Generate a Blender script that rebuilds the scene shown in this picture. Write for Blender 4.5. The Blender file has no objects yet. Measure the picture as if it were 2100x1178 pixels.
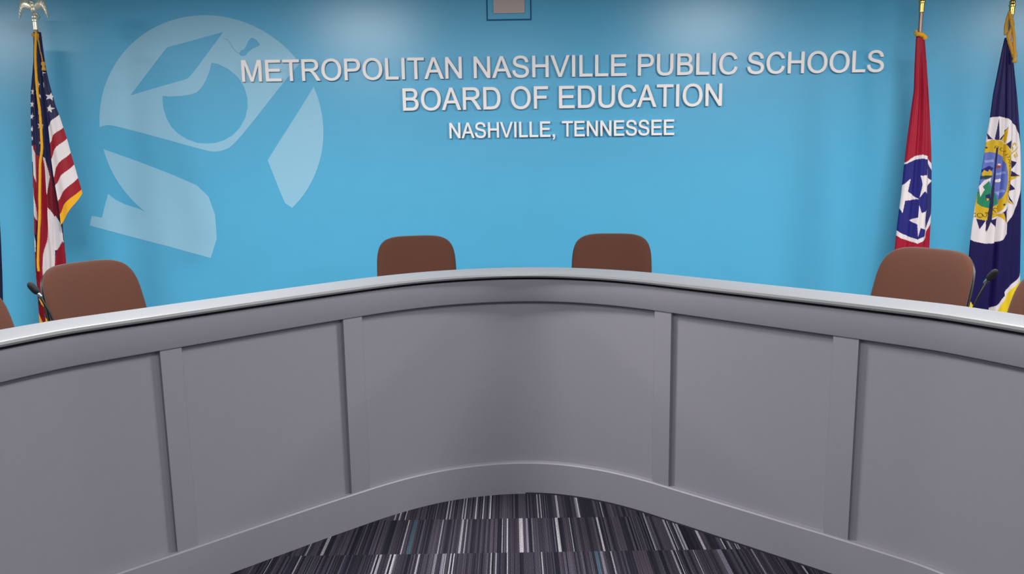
import bpy, bmesh, math, random
import numpy as np
from mathutils import Vector, Matrix
random.seed(7); rng = np.random.default_rng(7)
scene = bpy.context.scene
C = scene.collection
PI = math.pi

# ------------------------------------------------------------------ helpers
def tag(o, label=None, cat=None, group=None, kind=None):
    if label: o['label'] = label
    if cat: o['category'] = cat
    if group: o['group'] = group
    if kind: o['kind'] = kind
    return o
def thing(name, label, cat, loc=(0, 0, 0), rz=0.0, group=None):
    o = bpy.data.objects.new(name, None); C.objects.link(o)
    o.empty_display_size = 0.1
    o.location = loc; o.rotation_euler = (0, 0, rz)
    return tag(o, label, cat, group)
def link(name, me, mat, parent=None, smooth=False):
    o = bpy.data.objects.new(name, me); C.objects.link(o)
    if mat:
        me.materials.clear(); me.materials.append(mat)
    if parent: o.parent = parent
    if smooth:
        me.polygons.foreach_set('use_smooth', [True] * len(me.polygons))
    return o
def obj(name, bm, mat, parent=None, smooth=False, sharp=None):
    bmesh.ops.recalc_face_normals(bm, faces=bm.faces)
    me = bpy.data.meshes.new(name); bm.to_mesh(me); bm.free()
    o = link(name, me, mat, parent, smooth)
    if sharp is not None:
        me.set_sharp_from_angle(angle=math.radians(sharp))
    return o
def copy_tree(o, parent=None):
    c = o.copy(); C.objects.link(c)
    if parent: c.parent = parent
    for ch in list(o.children): copy_tree(ch, c)
    return c
def add_box(bm, c, s, rot=None, bev=0.0):
    r = bmesh.ops.create_cube(bm, size=1.0)
    vs = r['verts']
    M = Matrix.Translation(c) @ (rot or Matrix.Identity(4)) @ Matrix.Diagonal((*s, 1))
    bmesh.ops.transform(bm, matrix=M, verts=vs)
    if bev:
        es = list({e for v in vs for e in v.link_edges})
        bmesh.ops.bevel(bm, geom=es, offset=bev, segments=2, affect='EDGES', profile=0.5)
def add_lathe(bm, prof, seg=24, mat=None):
    M = mat or Matrix.Identity(4)
    rings = []
    for r, z in prof:
        rings.append([bm.verts.new(M @ Vector((r * math.cos(2 * PI * k / seg), r * math.sin(2 * PI * k / seg), z))) for k in range(seg)])
    for a, b in zip(rings, rings[1:]):
        for k in range(seg):
            bm.faces.new((a[k], a[(k + 1) % seg], b[(k + 1) % seg], b[k]))
    bm.faces.new(list(reversed(rings[0]))); bm.faces.new(rings[-1])
def smooth_pts(pts, n=6):
    P = [Vector(p) for p in pts]
    P = [2 * P[0] - P[1]] + P + [2 * P[-1] - P[-2]]
    out = []
    for i in range(1, len(P) - 2):
        a, b, c, d = P[i - 1:i + 3]
        for k in range(n):
            t = k / n
            out.append(0.5 * (2 * b + (c - a) * t + (2 * a - 5 * b + 4 * c - d) * t * t + (3 * b - a - 3 * c + d) * t ** 3))
    out.append(P[-2]); return out
def add_tube(bm, pts, r, seg=10, radii=None):
    pts = [Vector(p) for p in pts]
    rings = []
    up = Vector((0.3, 0.9, 0.27)).normalized()
    for i, p in enumerate(pts):
        t = (pts[min(i + 1, len(pts) - 1)] - pts[max(i - 1, 0)]).normalized()
        a = t.cross(up)
        if a.length < 1e-3: a = t.cross(Vector((1, 0, 0)))
        a.normalize(); b = t.cross(a)
        rr = radii[i] if radii else r
        rings.append([bm.verts.new(p + (a * math.cos(2 * PI * k / seg) + b * math.sin(2 * PI * k / seg)) * rr) for k in range(seg)])
    for A, B in zip(rings, rings[1:]):
        for k in range(seg):
            bm.faces.new((A[k], A[(k + 1) % seg], B[(k + 1) % seg], B[k]))
    bm.faces.new(list(reversed(rings[0]))); bm.faces.new(rings[-1])
def add_ball(bm, c, r, sc=(1, 1, 1), seg=16):
    rr = bmesh.ops.create_uvsphere(bm, u_segments=seg, v_segments=seg // 2 + 2, radius=r)
    bmesh.ops.transform(bm, matrix=Matrix.Translation(c) @ Matrix.Diagonal((*sc, 1)), verts=rr['verts'])

# ------------------------------------------------------------------ materials
def lin(c):
    return tuple((x / 255 / 12.92) if x / 255 <= 0.04045 else ((x / 255 + 0.055) / 1.055) ** 2.4 for x in c) + (1.0,)
def mat(name, rgb, rough=0.6, metal=0.0, spec=0.5, noise=0.0, nscale=60.0, bump=0.0, sheen=0.0):
    m = bpy.data.materials.new(name); m.use_nodes = True
    nt = m.node_tree; b = nt.nodes['Principled BSDF']
    b.inputs['Base Color'].default_value = lin(rgb)
    b.inputs['Roughness'].default_value = rough
    b.inputs['Metallic'].default_value = metal
    b.inputs['Specular IOR Level'].default_value = spec
    if sheen: b.inputs['Sheen Weight'].default_value = sheen
    if noise or bump:
        tc = nt.nodes.new('ShaderNodeTexCoord')
        nz = nt.nodes.new('ShaderNodeTexNoise'); nz.inputs['Scale'].default_value = nscale; nz.inputs['Detail'].default_value = 4
        nt.links.new(tc.outputs['Object'], nz.inputs['Vector'])
        if noise:
            mx = nt.nodes.new('ShaderNodeMix'); mx.data_type = 'RGBA'
            l = lin(rgb)
            mx.inputs['A'].default_value = tuple(x * (1 - noise) for x in l[:3]) + (1,)
            mx.inputs['B'].default_value = tuple(min(1, x * (1 + noise)) for x in l[:3]) + (1,)
            nt.links.new(nz.outputs['Fac'], mx.inputs['Factor'])
            nt.links.new(mx.outputs['Result'], b.inputs['Base Color'])
        if bump:
            bp = nt.nodes.new('ShaderNodeBump'); bp.inputs['Strength'].default_value = bump; bp.inputs['Distance'].default_value = 0.002
            nt.links.new(nz.outputs['Fac'], bp.inputs['Height'])
            nt.links.new(bp.outputs['Normal'], b.inputs['Normal'])
    return m
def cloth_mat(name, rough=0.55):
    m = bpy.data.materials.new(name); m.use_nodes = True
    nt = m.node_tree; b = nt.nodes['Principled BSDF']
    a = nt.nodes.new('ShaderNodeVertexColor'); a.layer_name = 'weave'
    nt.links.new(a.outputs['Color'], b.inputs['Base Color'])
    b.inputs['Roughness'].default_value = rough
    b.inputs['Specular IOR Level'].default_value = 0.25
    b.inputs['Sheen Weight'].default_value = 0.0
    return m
def carpet_mat():
    m = bpy.data.materials.new('striped_carpet'); m.use_nodes = True
    nt = m.node_tree; N = nt.nodes; L = nt.links; b = N['Principled BSDF']
    def M(op, a, bb=None, cc=None):
        n = N.new('ShaderNodeMath'); n.operation = op
        for i, v in enumerate((a, bb, cc)):
            if v is None: continue
            if isinstance(v, (int, float)): n.inputs[i].default_value = v
            else: L.new(v, n.inputs[i])
        return n.outputs[0]
    tc = N.new('ShaderNodeTexCoord'); sp = N.new('ShaderNodeSeparateXYZ'); L.new(tc.outputs['Object'], sp.inputs[0])
    x, y = sp.outputs[0], sp.outputs[1]
    row = M('FLOOR', M('DIVIDE', M('ADD', y, -3.546 + 0.3208 * 20), 0.3208))
    xs = M('ADD', x, M('MULTIPLY', row, 13.713))
    def wn(v):
        n = N.new('ShaderNodeTexWhiteNoise'); n.noise_dimensions = '1D'; L.new(v, n.inputs['W']); return n.outputs['Value']
    # uneven stripe widths: warp x with a slow noise, then quantise
    nz = N.new('ShaderNodeTexNoise'); nz.noise_dimensions = '1D'; nz.inputs['Scale'].default_value = 9; nz.inputs['Detail'].default_value = 3
    L.new(xs, nz.inputs['W'])
    xw = M('ADD', xs, M('MULTIPLY', nz.outputs['Fac'], 0.06))
    fine = wn(M('FLOOR', M('DIVIDE', xw, 0.0055)))
    mid = wn(M('ADD', M('FLOOR', M('DIVIDE', xw, 0.0115)), 371.3))
    broad = wn(M('ADD', M('FLOOR', M('DIVIDE', xw, 0.055)), 911.7))
    def ramp(v, stops):
        r = N.new('ShaderNodeValToRGB'); r.color_ramp.interpolation = 'CONSTANT'
        e = r.color_ramp.elements
        while len(e) < len(stops): e.new(0.5)
        for k, (p, c) in enumerate(stops):
            e[k].position = p; e[k].color = lin(c)
        L.new(v, r.inputs['Fac']); return r.outputs['Color']
    cf = ramp(fine, [(0, (30, 29, 40)), (.2, (52, 49, 60)), (.40, (58, 55, 65)), (.56, (38, 37, 50)), (.68, (68, 67, 80)), (.80, (46, 40, 52)), (.88, (24, 24, 36)), (.935, (142, 140, 150))])
    cm = ramp(mid, [(0, (34, 33, 44)), (.25, (60, 55, 66)), (.5, (48, 45, 56)), (.68, (64, 61, 73)), (.80, (28, 27, 38)), (.885, (104, 102, 116)), (.935, (150, 148, 156)), (.975, (58, 78, 94))])
    mx = N.new('ShaderNodeMix'); mx.data_type = 'RGBA'
    L.new(M('GREATER_THAN', broad, 0.40), mx.inputs['Factor']); L.new(cm, mx.inputs['A']); L.new(cf, mx.inputs['B'])
    # loop-pile speckle
    wv = N.new('ShaderNodeTexNoise'); wv.inputs['Scale'].default_value = 260; wv.inputs['Detail'].default_value = 2
    L.new(tc.outputs['Object'], wv.inputs['Vector'])
    mul = N.new('ShaderNodeMix'); mul.data_type = 'RGBA'; mul.blend_type = 'MULTIPLY'; mul.inputs['Factor'].default_value = 1
    L.new(mx.outputs['Result'], mul.inputs['A'])
    yarn = M('ADD', M('MULTIPLY', wn(M('FLOOR', M('DIVIDE', xs, 0.0026))), 0.7), 0.62)
    g = M('MULTIPLY', M('ADD', M('MULTIPLY', wv.outputs['Fac'], 2.6), -0.5), yarn)
    cb = N.new('ShaderNodeCombineXYZ')
    for i in range(3): L.new(g, cb.inputs[i])
    L.new(cb.outputs[0], mul.inputs['B'])
    L.new(mul.outputs['Result'], b.inputs['Base Color'])
    b.inputs['Roughness'].default_value = 0.95; b.inputs['Specular IOR Level'].default_value = 0.1
    bp = N.new('ShaderNodeBump'); bp.inputs['Strength'].default_value = 0.5; bp.inputs['Distance'].default_value = 0.003
    L.new(wv.outputs['Fac'], bp.inputs['Height']); L.new(bp.outputs['Normal'], b.inputs['Normal'])
    return m

M_wall = mat('blue_wall_paint', (84, 175, 217), 0.30, spec=0.5, noise=0.03, nscale=5, bump=0.05)
M_emblem = mat('pale_blue_vinyl', (146, 200, 228), 0.30, spec=0.5)
M_white = mat('white_paint', (205, 204, 200), 0.7)
M_side = mat('offwhite_paint', (214, 212, 208), 0.75)
M_letter = mat('white_letter', (250, 245, 245), 0.5)
M_grey = mat('grey_desk_laminate', (131, 130, 141), 0.42, spec=0.35, noise=0.03, nscale=30)
M_cap = mat('light_grey_counter', (117, 119, 124), 0.4, spec=0.5, noise=0.02, nscale=80)
M_dark = mat('painted_dark_shade', (34, 33, 40), 0.8)  # dark colour standing in for shade under the counter and along the carpet
M_work = mat('dark_worktop', (70, 66, 66), 0.5)
M_brown = mat('brown_upholstery', (73, 44, 34), 0.9, spec=0.15, noise=0.10, nscale=220, bump=0.35, sheen=0.15)
M_black = mat('black_plastic', (22, 22, 24), 0.45)
M_foam = mat('black_foam', (18, 20, 26), 0.95, bump=0.5, nscale=400)
M_steel = mat('brushed_steel', (190, 190, 194), 0.3, metal=1.0)
M_brass = mat('polished_brass', (214, 178, 96), 0.25, metal=1.0)
M_silver = mat('pale_silver_gilt', (238, 234, 216), 0.36, metal=0.75, bump=0.4, nscale=90)
M_pole = mat('bronze_pole', (140, 116, 104), 0.35, metal=0.7)
M_gold = mat('gold_fringe', (226, 164, 28), 0.8, noise=0.3, nscale=240, bump=0.8)
M_goldd = mat('old_gold_cord', (196, 146, 48), 0.75, noise=0.3, nscale=240, bump=0.8)
M_plate = mat('beige_plate', (196, 178, 176), 0.6)
M_gap = mat('dark_blue_gap', (22, 92, 140), 0.8)
M_cloth = cloth_mat('flag_cloth')
M_carpet = carpet_mat()

# ------------------------------------------------------------------ setting
WY = 6.1; HX = 7.6; CZ = 2.95; YF = -3.2
def slab(name, c, s, m):
    bm = bmesh.new(); add_box(bm, c, s); return tag(obj(name, bm, m), kind='structure')
slab('floor', (0, (WY + YF) / 2, -0.05), (2 * HX, WY - YF, 0.1), M_carpet)
slab('wall_back', (0, WY + 0.05, CZ / 2), (2 * HX, 0.1, CZ), M_wall)
slab('wall_left', (-HX - 0.05, (WY + YF) / 2, CZ / 2), (0.1, WY - YF, CZ), M_side)
slab('wall_right', (HX + 0.05, (WY + YF) / 2, CZ / 2), (0.1, WY - YF, CZ), M_side)
slab('ceiling', (0, (WY + YF) / 2, CZ + 0.05), (2 * HX, WY - YF, 0.1), M_white)

# ------------------------------------------------------------------ flat outlines -> mesh (holes kept)
def outline_mesh(name, loops, depth, bev=0.0):
    cu = bpy.data.curves.new(name, 'CURVE'); cu.dimensions = '2D'; cu.fill_mode = 'BOTH'
    cu.extrude = depth / 2; cu.bevel_depth = bev; cu.bevel_resolution = 1
    for lp in loops:
        s = cu.splines.new('POLY'); s.points.add(len(lp) - 1)
        for p, q in zip(s.points, lp): p.co = (q[0], q[1], 0, 1)
        s.use_cyclic_u = True
    o = bpy.data.objects.new(name, cu); C.objects.link(o)
    me = bpy.data.meshes.new_from_object(o)
    bpy.data.objects.remove(o); bpy.data.curves.remove(cu)
    # stand it upright: x -> x, y -> z, thickness from the wall (local y=0) to -depth
    for v in me.vertices:
        x, y, z = v.co; v.co = (x, -z - depth / 2 - bev, y)
    me.name = name
    return me

# ---- letter outlines (units: 1466 = cap height)
GL = {
 'M': (1706, 'M152 0V1466H444L791 428Q839 283 861 211Q886 291 939 446L1290 1466H1551V0H1364V1227L938 0H763L339 1248V0Z'),
 'E': (1366, 'M162 0V1466H1222V1293H356V844H1167V672H356V173H1256V0Z'),
 'T': (1251, 'M531 0V1293H48V1466H1210V1293H725V0Z'),
 'R': (1479, 'M161 0V1466H811Q1007 1466 1109 1426Q1211 1387 1272 1287Q1333 1187 1333 1066Q1333 910 1232 803Q1131 696 920 667Q997 630 1037 594Q1122 516 1198 399L1453 0H1209L1015 305Q930 437 875 507Q820 577 776 605Q733 633 688 644Q655 651 580 651H355V0ZM355 819H772Q905 819 980 846Q1055 874 1094 934Q1133 995 1133 1066Q1133 1170 1057 1237Q982 1304 819 1304H355Z'),
 'O': (1593, 'M99 714Q99 1079 295 1285Q491 1492 801 1492Q1004 1492 1167 1395Q1330 1298 1415 1124Q1501 951 1501 731Q1501 508 1411 332Q1321 156 1156 65Q991 -25 800 -25Q593 -25 430 75Q267 175 183 348Q99 521 99 714ZM299 711Q299 446 441 293Q584 141 799 141Q1018 141 1159 295Q1301 449 1301 732Q1301 911 1240 1044Q1180 1178 1063 1251Q947 1325 802 1325Q596 1325 447 1183Q299 1042 299 711Z'),
 'P': (1366, 'M158 0V1466H711Q857 1466 934 1452Q1042 1434 1115 1383Q1188 1333 1232 1242Q1277 1151 1277 1042Q1277 855 1158 725Q1039 596 728 596H352V0ZM352 769H731Q919 769 998 839Q1077 909 1077 1036Q1077 1128 1030 1193Q984 1259 908 1280Q859 1293 727 1293H352Z'),
 'L': (1139, 'M150 0V1466H344V173H1066V0Z'),
 'I': (569, 'M191 0V1466H385V0Z'),
 'A': (1366, 'M-3 0L560 1466H769L1369 0H1148L977 444H364L203 0ZM420 602H917L764 1008Q694 1193 660 1312Q632 1171 581 1036Z'),
 'N': (1479, 'M156 0V1466H355L1125 315V1466H1311V0H1112L342 1152V0Z'),
 'S': (1366, 'M92 471L275 487Q288 377 335 306Q383 236 483 192Q583 149 708 149Q819 149 904 182Q989 215 1030 272Q1072 330 1072 398Q1072 467 1032 518Q992 570 900 605Q841 628 639 676Q437 725 356 768Q251 823 199 904Q148 986 148 1087Q148 1198 211 1294Q274 1391 395 1441Q516 1491 664 1491Q827 1491 951 1438Q1076 1386 1143 1284Q1210 1182 1215 1053L1029 1039Q1014 1178 927 1249Q841 1320 672 1320Q496 1320 415 1255Q335 1191 335 1100Q335 1021 392 970Q448 919 684 865Q921 812 1009 772Q1137 713 1198 622Q1259 532 1259 414Q1259 297 1192 193Q1125 90 999 32Q874 -25 717 -25Q518 -25 383 33Q249 91 172 207Q96 324 92 471Z'),
 'H': (1479, 'M164 0V1466H358V864H1120V1466H1314V0H1120V691H358V0Z'),
 'V': (1366, 'M577 0L9 1466H219L600 401Q646 273 677 161Q711 281 756 401L1152 1466H1350L776 0Z'),
 'U': (1479, 'M1120 1466H1314V619Q1314 398 1264 268Q1214 138 1083 56Q953 -25 741 -25Q535 -25 404 46Q273 117 217 251Q161 386 161 619V1466H355V620Q355 429 390 338Q426 248 512 199Q599 150 724 150Q938 150 1029 247Q1120 344 1120 620Z'),
 'B': (1366, 'M150 0V1466H700Q868 1466 969 1421Q1071 1377 1128 1284Q1186 1192 1186 1091Q1186 997 1135 914Q1084 831 981 780Q1114 741 1185 647Q1257 553 1257 425Q1257 322 1213 233Q1170 145 1106 97Q1042 49 945 24Q849 0 709 0ZM344 850H661Q790 850 846 867Q920 889 957 940Q995 991 995 1068Q995 1141 960 1196Q925 1252 860 1272Q795 1293 637 1293H344ZM344 173H709Q803 173 841 180Q908 192 953 220Q998 248 1027 301Q1056 355 1056 425Q1056 507 1014 567Q972 628 897 652Q823 677 683 677H344Z'),
 'C': (1479, 'M1204 514L1398 465Q1337 226 1178 100Q1020 -25 791 -25Q554 -25 405 71Q257 168 179 351Q102 534 102 744Q102 973 189 1143Q277 1314 438 1402Q600 1491 794 1491Q1014 1491 1164 1379Q1314 1267 1373 1064L1182 1019Q1131 1179 1034 1252Q937 1325 790 1325Q621 1325 507 1244Q394 1163 348 1026Q302 890 302 745Q302 558 356 418Q411 279 526 210Q641 141 775 141Q938 141 1051 235Q1164 329 1204 514Z'),
 'D': (1479, 'M158 0V1466H663Q834 1466 924 1445Q1050 1416 1139 1340Q1255 1242 1312 1089Q1370 937 1370 741Q1370 574 1331 445Q1292 316 1231 231Q1170 147 1097 98Q1025 50 922 25Q820 0 687 0ZM352 173H665Q810 173 892 200Q975 227 1024 276Q1093 345 1131 461Q1170 578 1170 744Q1170 974 1094 1097Q1019 1221 911 1263Q833 1293 660 1293H352Z'),
 'F': (1251, 'M168 0V1466H1157V1293H362V839H1050V666H362V0Z'),
 'G': (1593, 'M844 575V747L1465 748V204Q1322 90 1170 32Q1018 -25 858 -25Q642 -25 465 67Q289 160 199 335Q109 510 109 726Q109 940 198 1125Q288 1311 456 1401Q624 1491 843 1491Q1002 1491 1130 1439Q1259 1388 1332 1296Q1405 1204 1443 1056L1268 1008Q1235 1120 1186 1184Q1137 1248 1046 1286Q955 1325 844 1325Q711 1325 614 1284Q517 1244 457 1178Q398 1112 365 1033Q309 897 309 738Q309 542 376 410Q444 278 573 214Q702 150 847 150Q973 150 1093 198Q1213 247 1275 302V575Z'),
 'Y': (1366, 'M571 0V621L6 1466H242L531 1024Q611 900 680 776Q746 891 840 1035L1124 1466H1350L765 621V0Z'),
 ',': (569, 'M182 0V205H387V0Q387 -113 347 -182Q307 -252 220 -290L170 -213Q227 -188 254 -139Q281 -91 284 0Z'),
}
import re
def glyph(ch):
    adv, d = GL[ch]; loops = []; cur = None; p = (0, 0)
    for op, a in re.findall(r'([MLHVQZ])([-\d. ]*)', d):
        v = [float(t) for t in a.split()]
        if op == 'M': cur = [(v[0], v[1])]; p = cur[0]
        elif op == 'L': p = (v[0], v[1]); cur.append(p)
        elif op == 'H': p = (v[0], p[1]); cur.append(p)
        elif op == 'V': p = (p[0], v[0]); cur.append(p)
        elif op == 'Q':
            for k in range(1, 5):
                t = k / 4
                cur.append(((1 - t) ** 2 * p[0] + 2 * t * (1 - t) * v[0] + t * t * v[2], (1 - t) ** 2 * p[1] + 2 * t * (1 - t) * v[1] + t * t * v[3]))
            p = (v[2], v[3])
        elif op == 'Z':
            if cur[-1] == cur[0]: cur.pop()
            loops.append(cur)
    return adv, loops
_gl = {}
def wall_line(text, x0, x1, z0, cap, label, name):
    t = thing(name, label, 'wall lettering', (x0, WY, z0))
    tot = sum(GL[c][0] if c != ' ' else 569 for c in text)
    lead = glyph(text[0])[1]; lsb = min(q[0] for q in lead[0])
    rsb = GL[text[-1]][0] - max(q[0] for q in glyph(text[-1])[1][0])
    sx = (x1 - x0) / (tot - lsb - rsb); sz = cap / 1466
    x = -lsb * sx
    for ch in text:
        if ch == ' ': x += 569 * sx; continue
        adv, loops = glyph(ch)
        key = (ch, round(sx, 7))
        if key not in _gl:
            L2 = [[(q[0] * sx, q[1] * sz) for q in lp] for lp in loops]
            _gl[key] = outline_mesh('letter', L2, 0.018, 0.0018)
            _gl[key].materials.append(M_letter)
        o = bpy.data.objects.new('letter' if ch != ',' else 'comma', _gl[key]); C.objects.link(o); o.parent = t
        o.location = (x, -0.004, 0)
        x += adv * sx
    # short studs that hold the letters off the wall are hidden behind them
    return t
wall_line('METROPOLITAN NASHVILLE PUBLIC SCHOOLS', -1.8979, 2.6703, 2.1529, 0.1468, 'raised white letters reading METROPOLITAN NASHVILLE PUBLIC SCHOOLS, top line on blue wall', 'wall_lettering')
wall_line('BOARD OF EDUCATION', -0.7597, 1.5229, 1.9336, 0.1539, 'raised white letters reading BOARD OF EDUCATION, second line on blue wall', 'wall_lettering')
wall_line('NASHVILLE, TENNESSEE', -0.4317, 1.1858, 1.7332, 0.1074, 'raised small white letters reading NASHVILLE, TENNESSEE, bottom line on blue wall', 'wall_lettering')


# ------------------------------------------------------------------ painted emblem on the wall
def circ(c, r, a0, a1, n):
    return [(c[0] + r * math.cos(math.radians(a0 + (a1 - a0) * k / n)), c[1] + r * math.sin(math.radians(a0 + (a1 - a0) * k / n))) for k in range(n + 1)]
def emblem():
    loops = [
        [(-2.9568, 1.8493), (-2.9551, 1.8823), (-2.952, 1.9151), (-2.9476, 1.9478), (-2.9417, 1.9803), (-2.9344, 2.0126), (-2.9258, 2.0445), (-2.9158, 2.076), (-2.9045, 2.1071), (-2.8918, 2.1377), (-2.8779, 2.1677), (-2.8627, 2.1972), (-2.8462, 2.226), (-2.8285, 2.2541), (-2.8097, 2.2815), (-2.7896, 2.308), (-2.7685, 2.3338), (-2.7463, 2.3586), (-2.723, 2.3825), (-2.6987, 2.4054), (-2.6735, 2.4273), (-2.6473, 2.4482), (-2.6203, 2.468), (-2.5925, 2.4866), (-2.5639, 2.5041), (-2.5345, 2.5204), (-2.5045, 2.5355), (-2.4739, 2.5494), (-2.4427, 2.562), (-2.411, 2.5733), (-2.3788, 2.5833), (-2.3463, 2.592), (-2.3134, 2.5993), (-2.2802, 2.6053), (-2.2468, 2.6099), (-2.2132, 2.6131), (-2.1795, 2.615), (-2.1458, 2.6155), (-2.112, 2.6146), (-2.0784, 2.6123), (-2.0448, 2.6087), (-2.0115, 2.6036), (-1.9784, 2.5973), (-1.9456, 2.5895), (-1.9131, 2.5805), (-1.8811, 2.5701), (-1.8495, 2.5584), (-1.8185, 2.5454), (-1.788, 2.5312), (-1.7582, 2.5158), (-1.7291, 2.4991), (-1.7007, 2.4812), (-1.6731, 2.4623), (-1.6463, 2.4422), (-1.6205, 2.421), (-1.5955, 2.3988), (-1.5715, 2.3755), (-1.5486, 2.3513), (-1.5267, 2.3262), (-1.5058, 2.3003), (-1.4861, 2.2735), (-1.4936, 2.2678), (-1.5756, 2.1824), (-1.6915, 2.0535), (-1.8087, 1.9191), (-1.9096, 1.8063), (-1.9852, 1.7278), (-2.0348, 1.6886), (-2.091, 1.6679), (-2.1461, 1.6626), (-2.2, 1.6726), (-2.2915, 1.6987), (-2.4134, 1.7343), (-2.535, 1.7699), (-2.6563, 1.8055), (-2.7625, 1.8346), (-2.861, 1.8605), (-2.8995, 1.8641), (-2.9311, 1.8585)],
        [(-2.0169, 2.499), (-2.4235, 2.3989), (-2.4861, 2.3303), (-2.7156, 2.0705), (-2.5038, 2.1275), (-2.3148, 2.1756), (-2.2893, 2.1872), (-2.2491, 2.2269)],
        [(-2.483, 2.064), (-2.448, 2.0589), (-2.3552, 2.0605), (-2.2849, 2.07), (-2.2374, 2.0844), (-2.2009, 2.1169), (-2.1663, 2.1659), (-2.139, 2.2208), (-2.1139, 2.2875), (-2.0729, 2.2809), (-2.0019, 2.2456), (-1.9367, 2.1894), (-1.8956, 2.1168), (-1.8778, 2.0412), (-1.8809, 1.9733), (-1.903, 1.9008), (-1.9467, 1.8313), (-2.005, 1.7772), (-2.0698, 1.7429), (-2.1335, 1.7255), (-2.1961, 1.7218), (-2.2657, 1.729), (-2.3338, 1.7546), (-2.3958, 1.7954), (-2.4427, 1.848), (-2.4716, 1.9094), (-2.4861, 1.9749), (-2.4877, 2.0278)],
        [(-1.8184, 2.4578), (-1.7886, 2.4455), (-1.7621, 2.4082), (-1.7735, 2.3981), (-1.8159, 2.3824), (-1.8529, 2.3563), (-1.8679, 2.3388), (-1.8884, 2.3302), (-1.9063, 2.3364), (-1.9113, 2.3528), (-1.9025, 2.3689), (-1.8758, 2.3789), (-1.8588, 2.4038), (-1.8428, 2.436)],
        [(-2.017, 2.4563), (-1.9902, 2.4471), (-1.9732, 2.4276), (-1.9626, 2.4053), (-1.9506, 2.3815), (-1.932, 2.3635), (-1.9085, 2.3498), (-1.9102, 2.3465), (-1.9337, 2.3602), (-1.9523, 2.3783), (-1.9644, 2.4021), (-1.975, 2.4244), (-1.9919, 2.4439), (-2.0187, 2.4531)],
        [(-1.3985, 2.1109), (-1.3875, 2.0813), (-1.3778, 2.0514), (-1.3692, 2.0212), (-1.362, 1.9906), (-1.3559, 1.9597), (-1.3511, 1.9287), (-1.3476, 1.8975), (-1.3454, 1.8661), (-1.3444, 1.8348), (-1.3448, 1.8034), (-1.3464, 1.772), (-1.3492, 1.7407), (-1.3534, 1.7096), (-1.3588, 1.6786), (-1.3654, 1.6479), (-1.3733, 1.6175), (-1.3825, 1.5874), (-1.3928, 1.5577), (-1.4044, 1.5284), (-1.4172, 1.4995), (-1.4311, 1.4712), (-1.4461, 1.4435), (-1.4623, 1.4164), (-1.4795, 1.3899), (-1.4978, 1.3641), (-1.5172, 1.339), (-1.5376, 1.3148), (-1.5589, 1.2913), (-1.5812, 1.2687), (-1.6043, 1.2469), (-1.6541, 1.2827), (-1.677, 1.3459), (-1.701, 1.4136), (-1.7299, 1.5029), (-1.7615, 1.5964), (-1.6653, 1.7337), (-1.5294, 1.9224)],
        [(-2.9455, 1.6936), (-2.9405, 1.6676), (-2.9346, 1.6419), (-2.9278, 1.6163), (-2.9202, 1.591), (-2.9117, 1.5659), (-2.9023, 1.5411), (-2.8921, 1.5167), (-2.881, 1.4926), (-2.8692, 1.4688), (-2.8565, 1.4455), (-2.8431, 1.4226), (-2.8288, 1.4001), (-2.8138, 1.3782), (-2.7981, 1.3567), (-2.7816, 1.3358), (-2.7645, 1.3154), (-2.7466, 1.2956), (-2.7281, 1.2763), (-2.7089, 1.2577), (-2.6891, 1.2398), (-2.7373, 1.2616), (-2.8291, 1.293), (-2.8965, 1.3302), (-2.9431, 1.3701), (-2.9748, 1.2874), (-3.0058, 1.1979), (-3.0803, 1.2117), (-3.1002, 1.1407), (-2.8194, 1.0583), (-2.5403, 0.9789), (-2.2291, 0.8857), (-2.1736, 1.0291), (-2.1731, 1.2039), (-2.2101, 1.3384), (-2.2901, 1.4227), (-2.4792, 1.5097), (-2.706, 1.6032)]]
    me = outline_mesh('wall_emblem', loops, 0.0016)
    o = link('wall_emblem', me, M_emblem); o.location = (0, WY, 0)
    tag(o, 'large pale blue round emblem of a graduate with mortarboard and raised arms on blue wall', 'emblem')
emblem()

# ------------------------------------------------------------------ cover plate high on the wall
def cover_plate():
    (x0, z0), (x1, z1), (i0, j0), (i1, j1) = ((-0.1502, 2.5468), (0.1673, 2.5454), (-0.101, 2.5941), (0.1196, 2.5941))
    z1 = z0 + (x1 - x0) * 1.15; j1 = z1 - (j0 - z0) * 0.9
    t = thing('wall_cover_plate', 'blue painted square cover plate with beige centre high on wall above lettering', 'wall plate', ((x0 + x1) / 2, WY, z0))
    cx = (x0 + x1) / 2
    bm = bmesh.new(); add_box(bm, (0, -0.002, (z1 - z0) / 2), (x1 - x0, 0.004, z1 - z0)); obj('shadow_gap', bm, M_gap, t)
    bm = bmesh.new(); g = 0.009; add_box(bm, (0, -0.006, (z1 - z0) / 2), (x1 - x0 - 2 * g, 0.008, z1 - z0 - 2 * g), bev=0.002); obj('painted_frame', bm, M_wall, t)
    bm = bmesh.new(); add_box(bm, ((i0 + i1) / 2 - cx, -0.013, (j0 + j1) / 2 - z0), (i1 - i0, 0.012, j1 - j0), bev=0.002); tag(obj('plate_centre', bm, M_plate, t), 'beige plate in the centre')
cover_plate()

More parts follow.
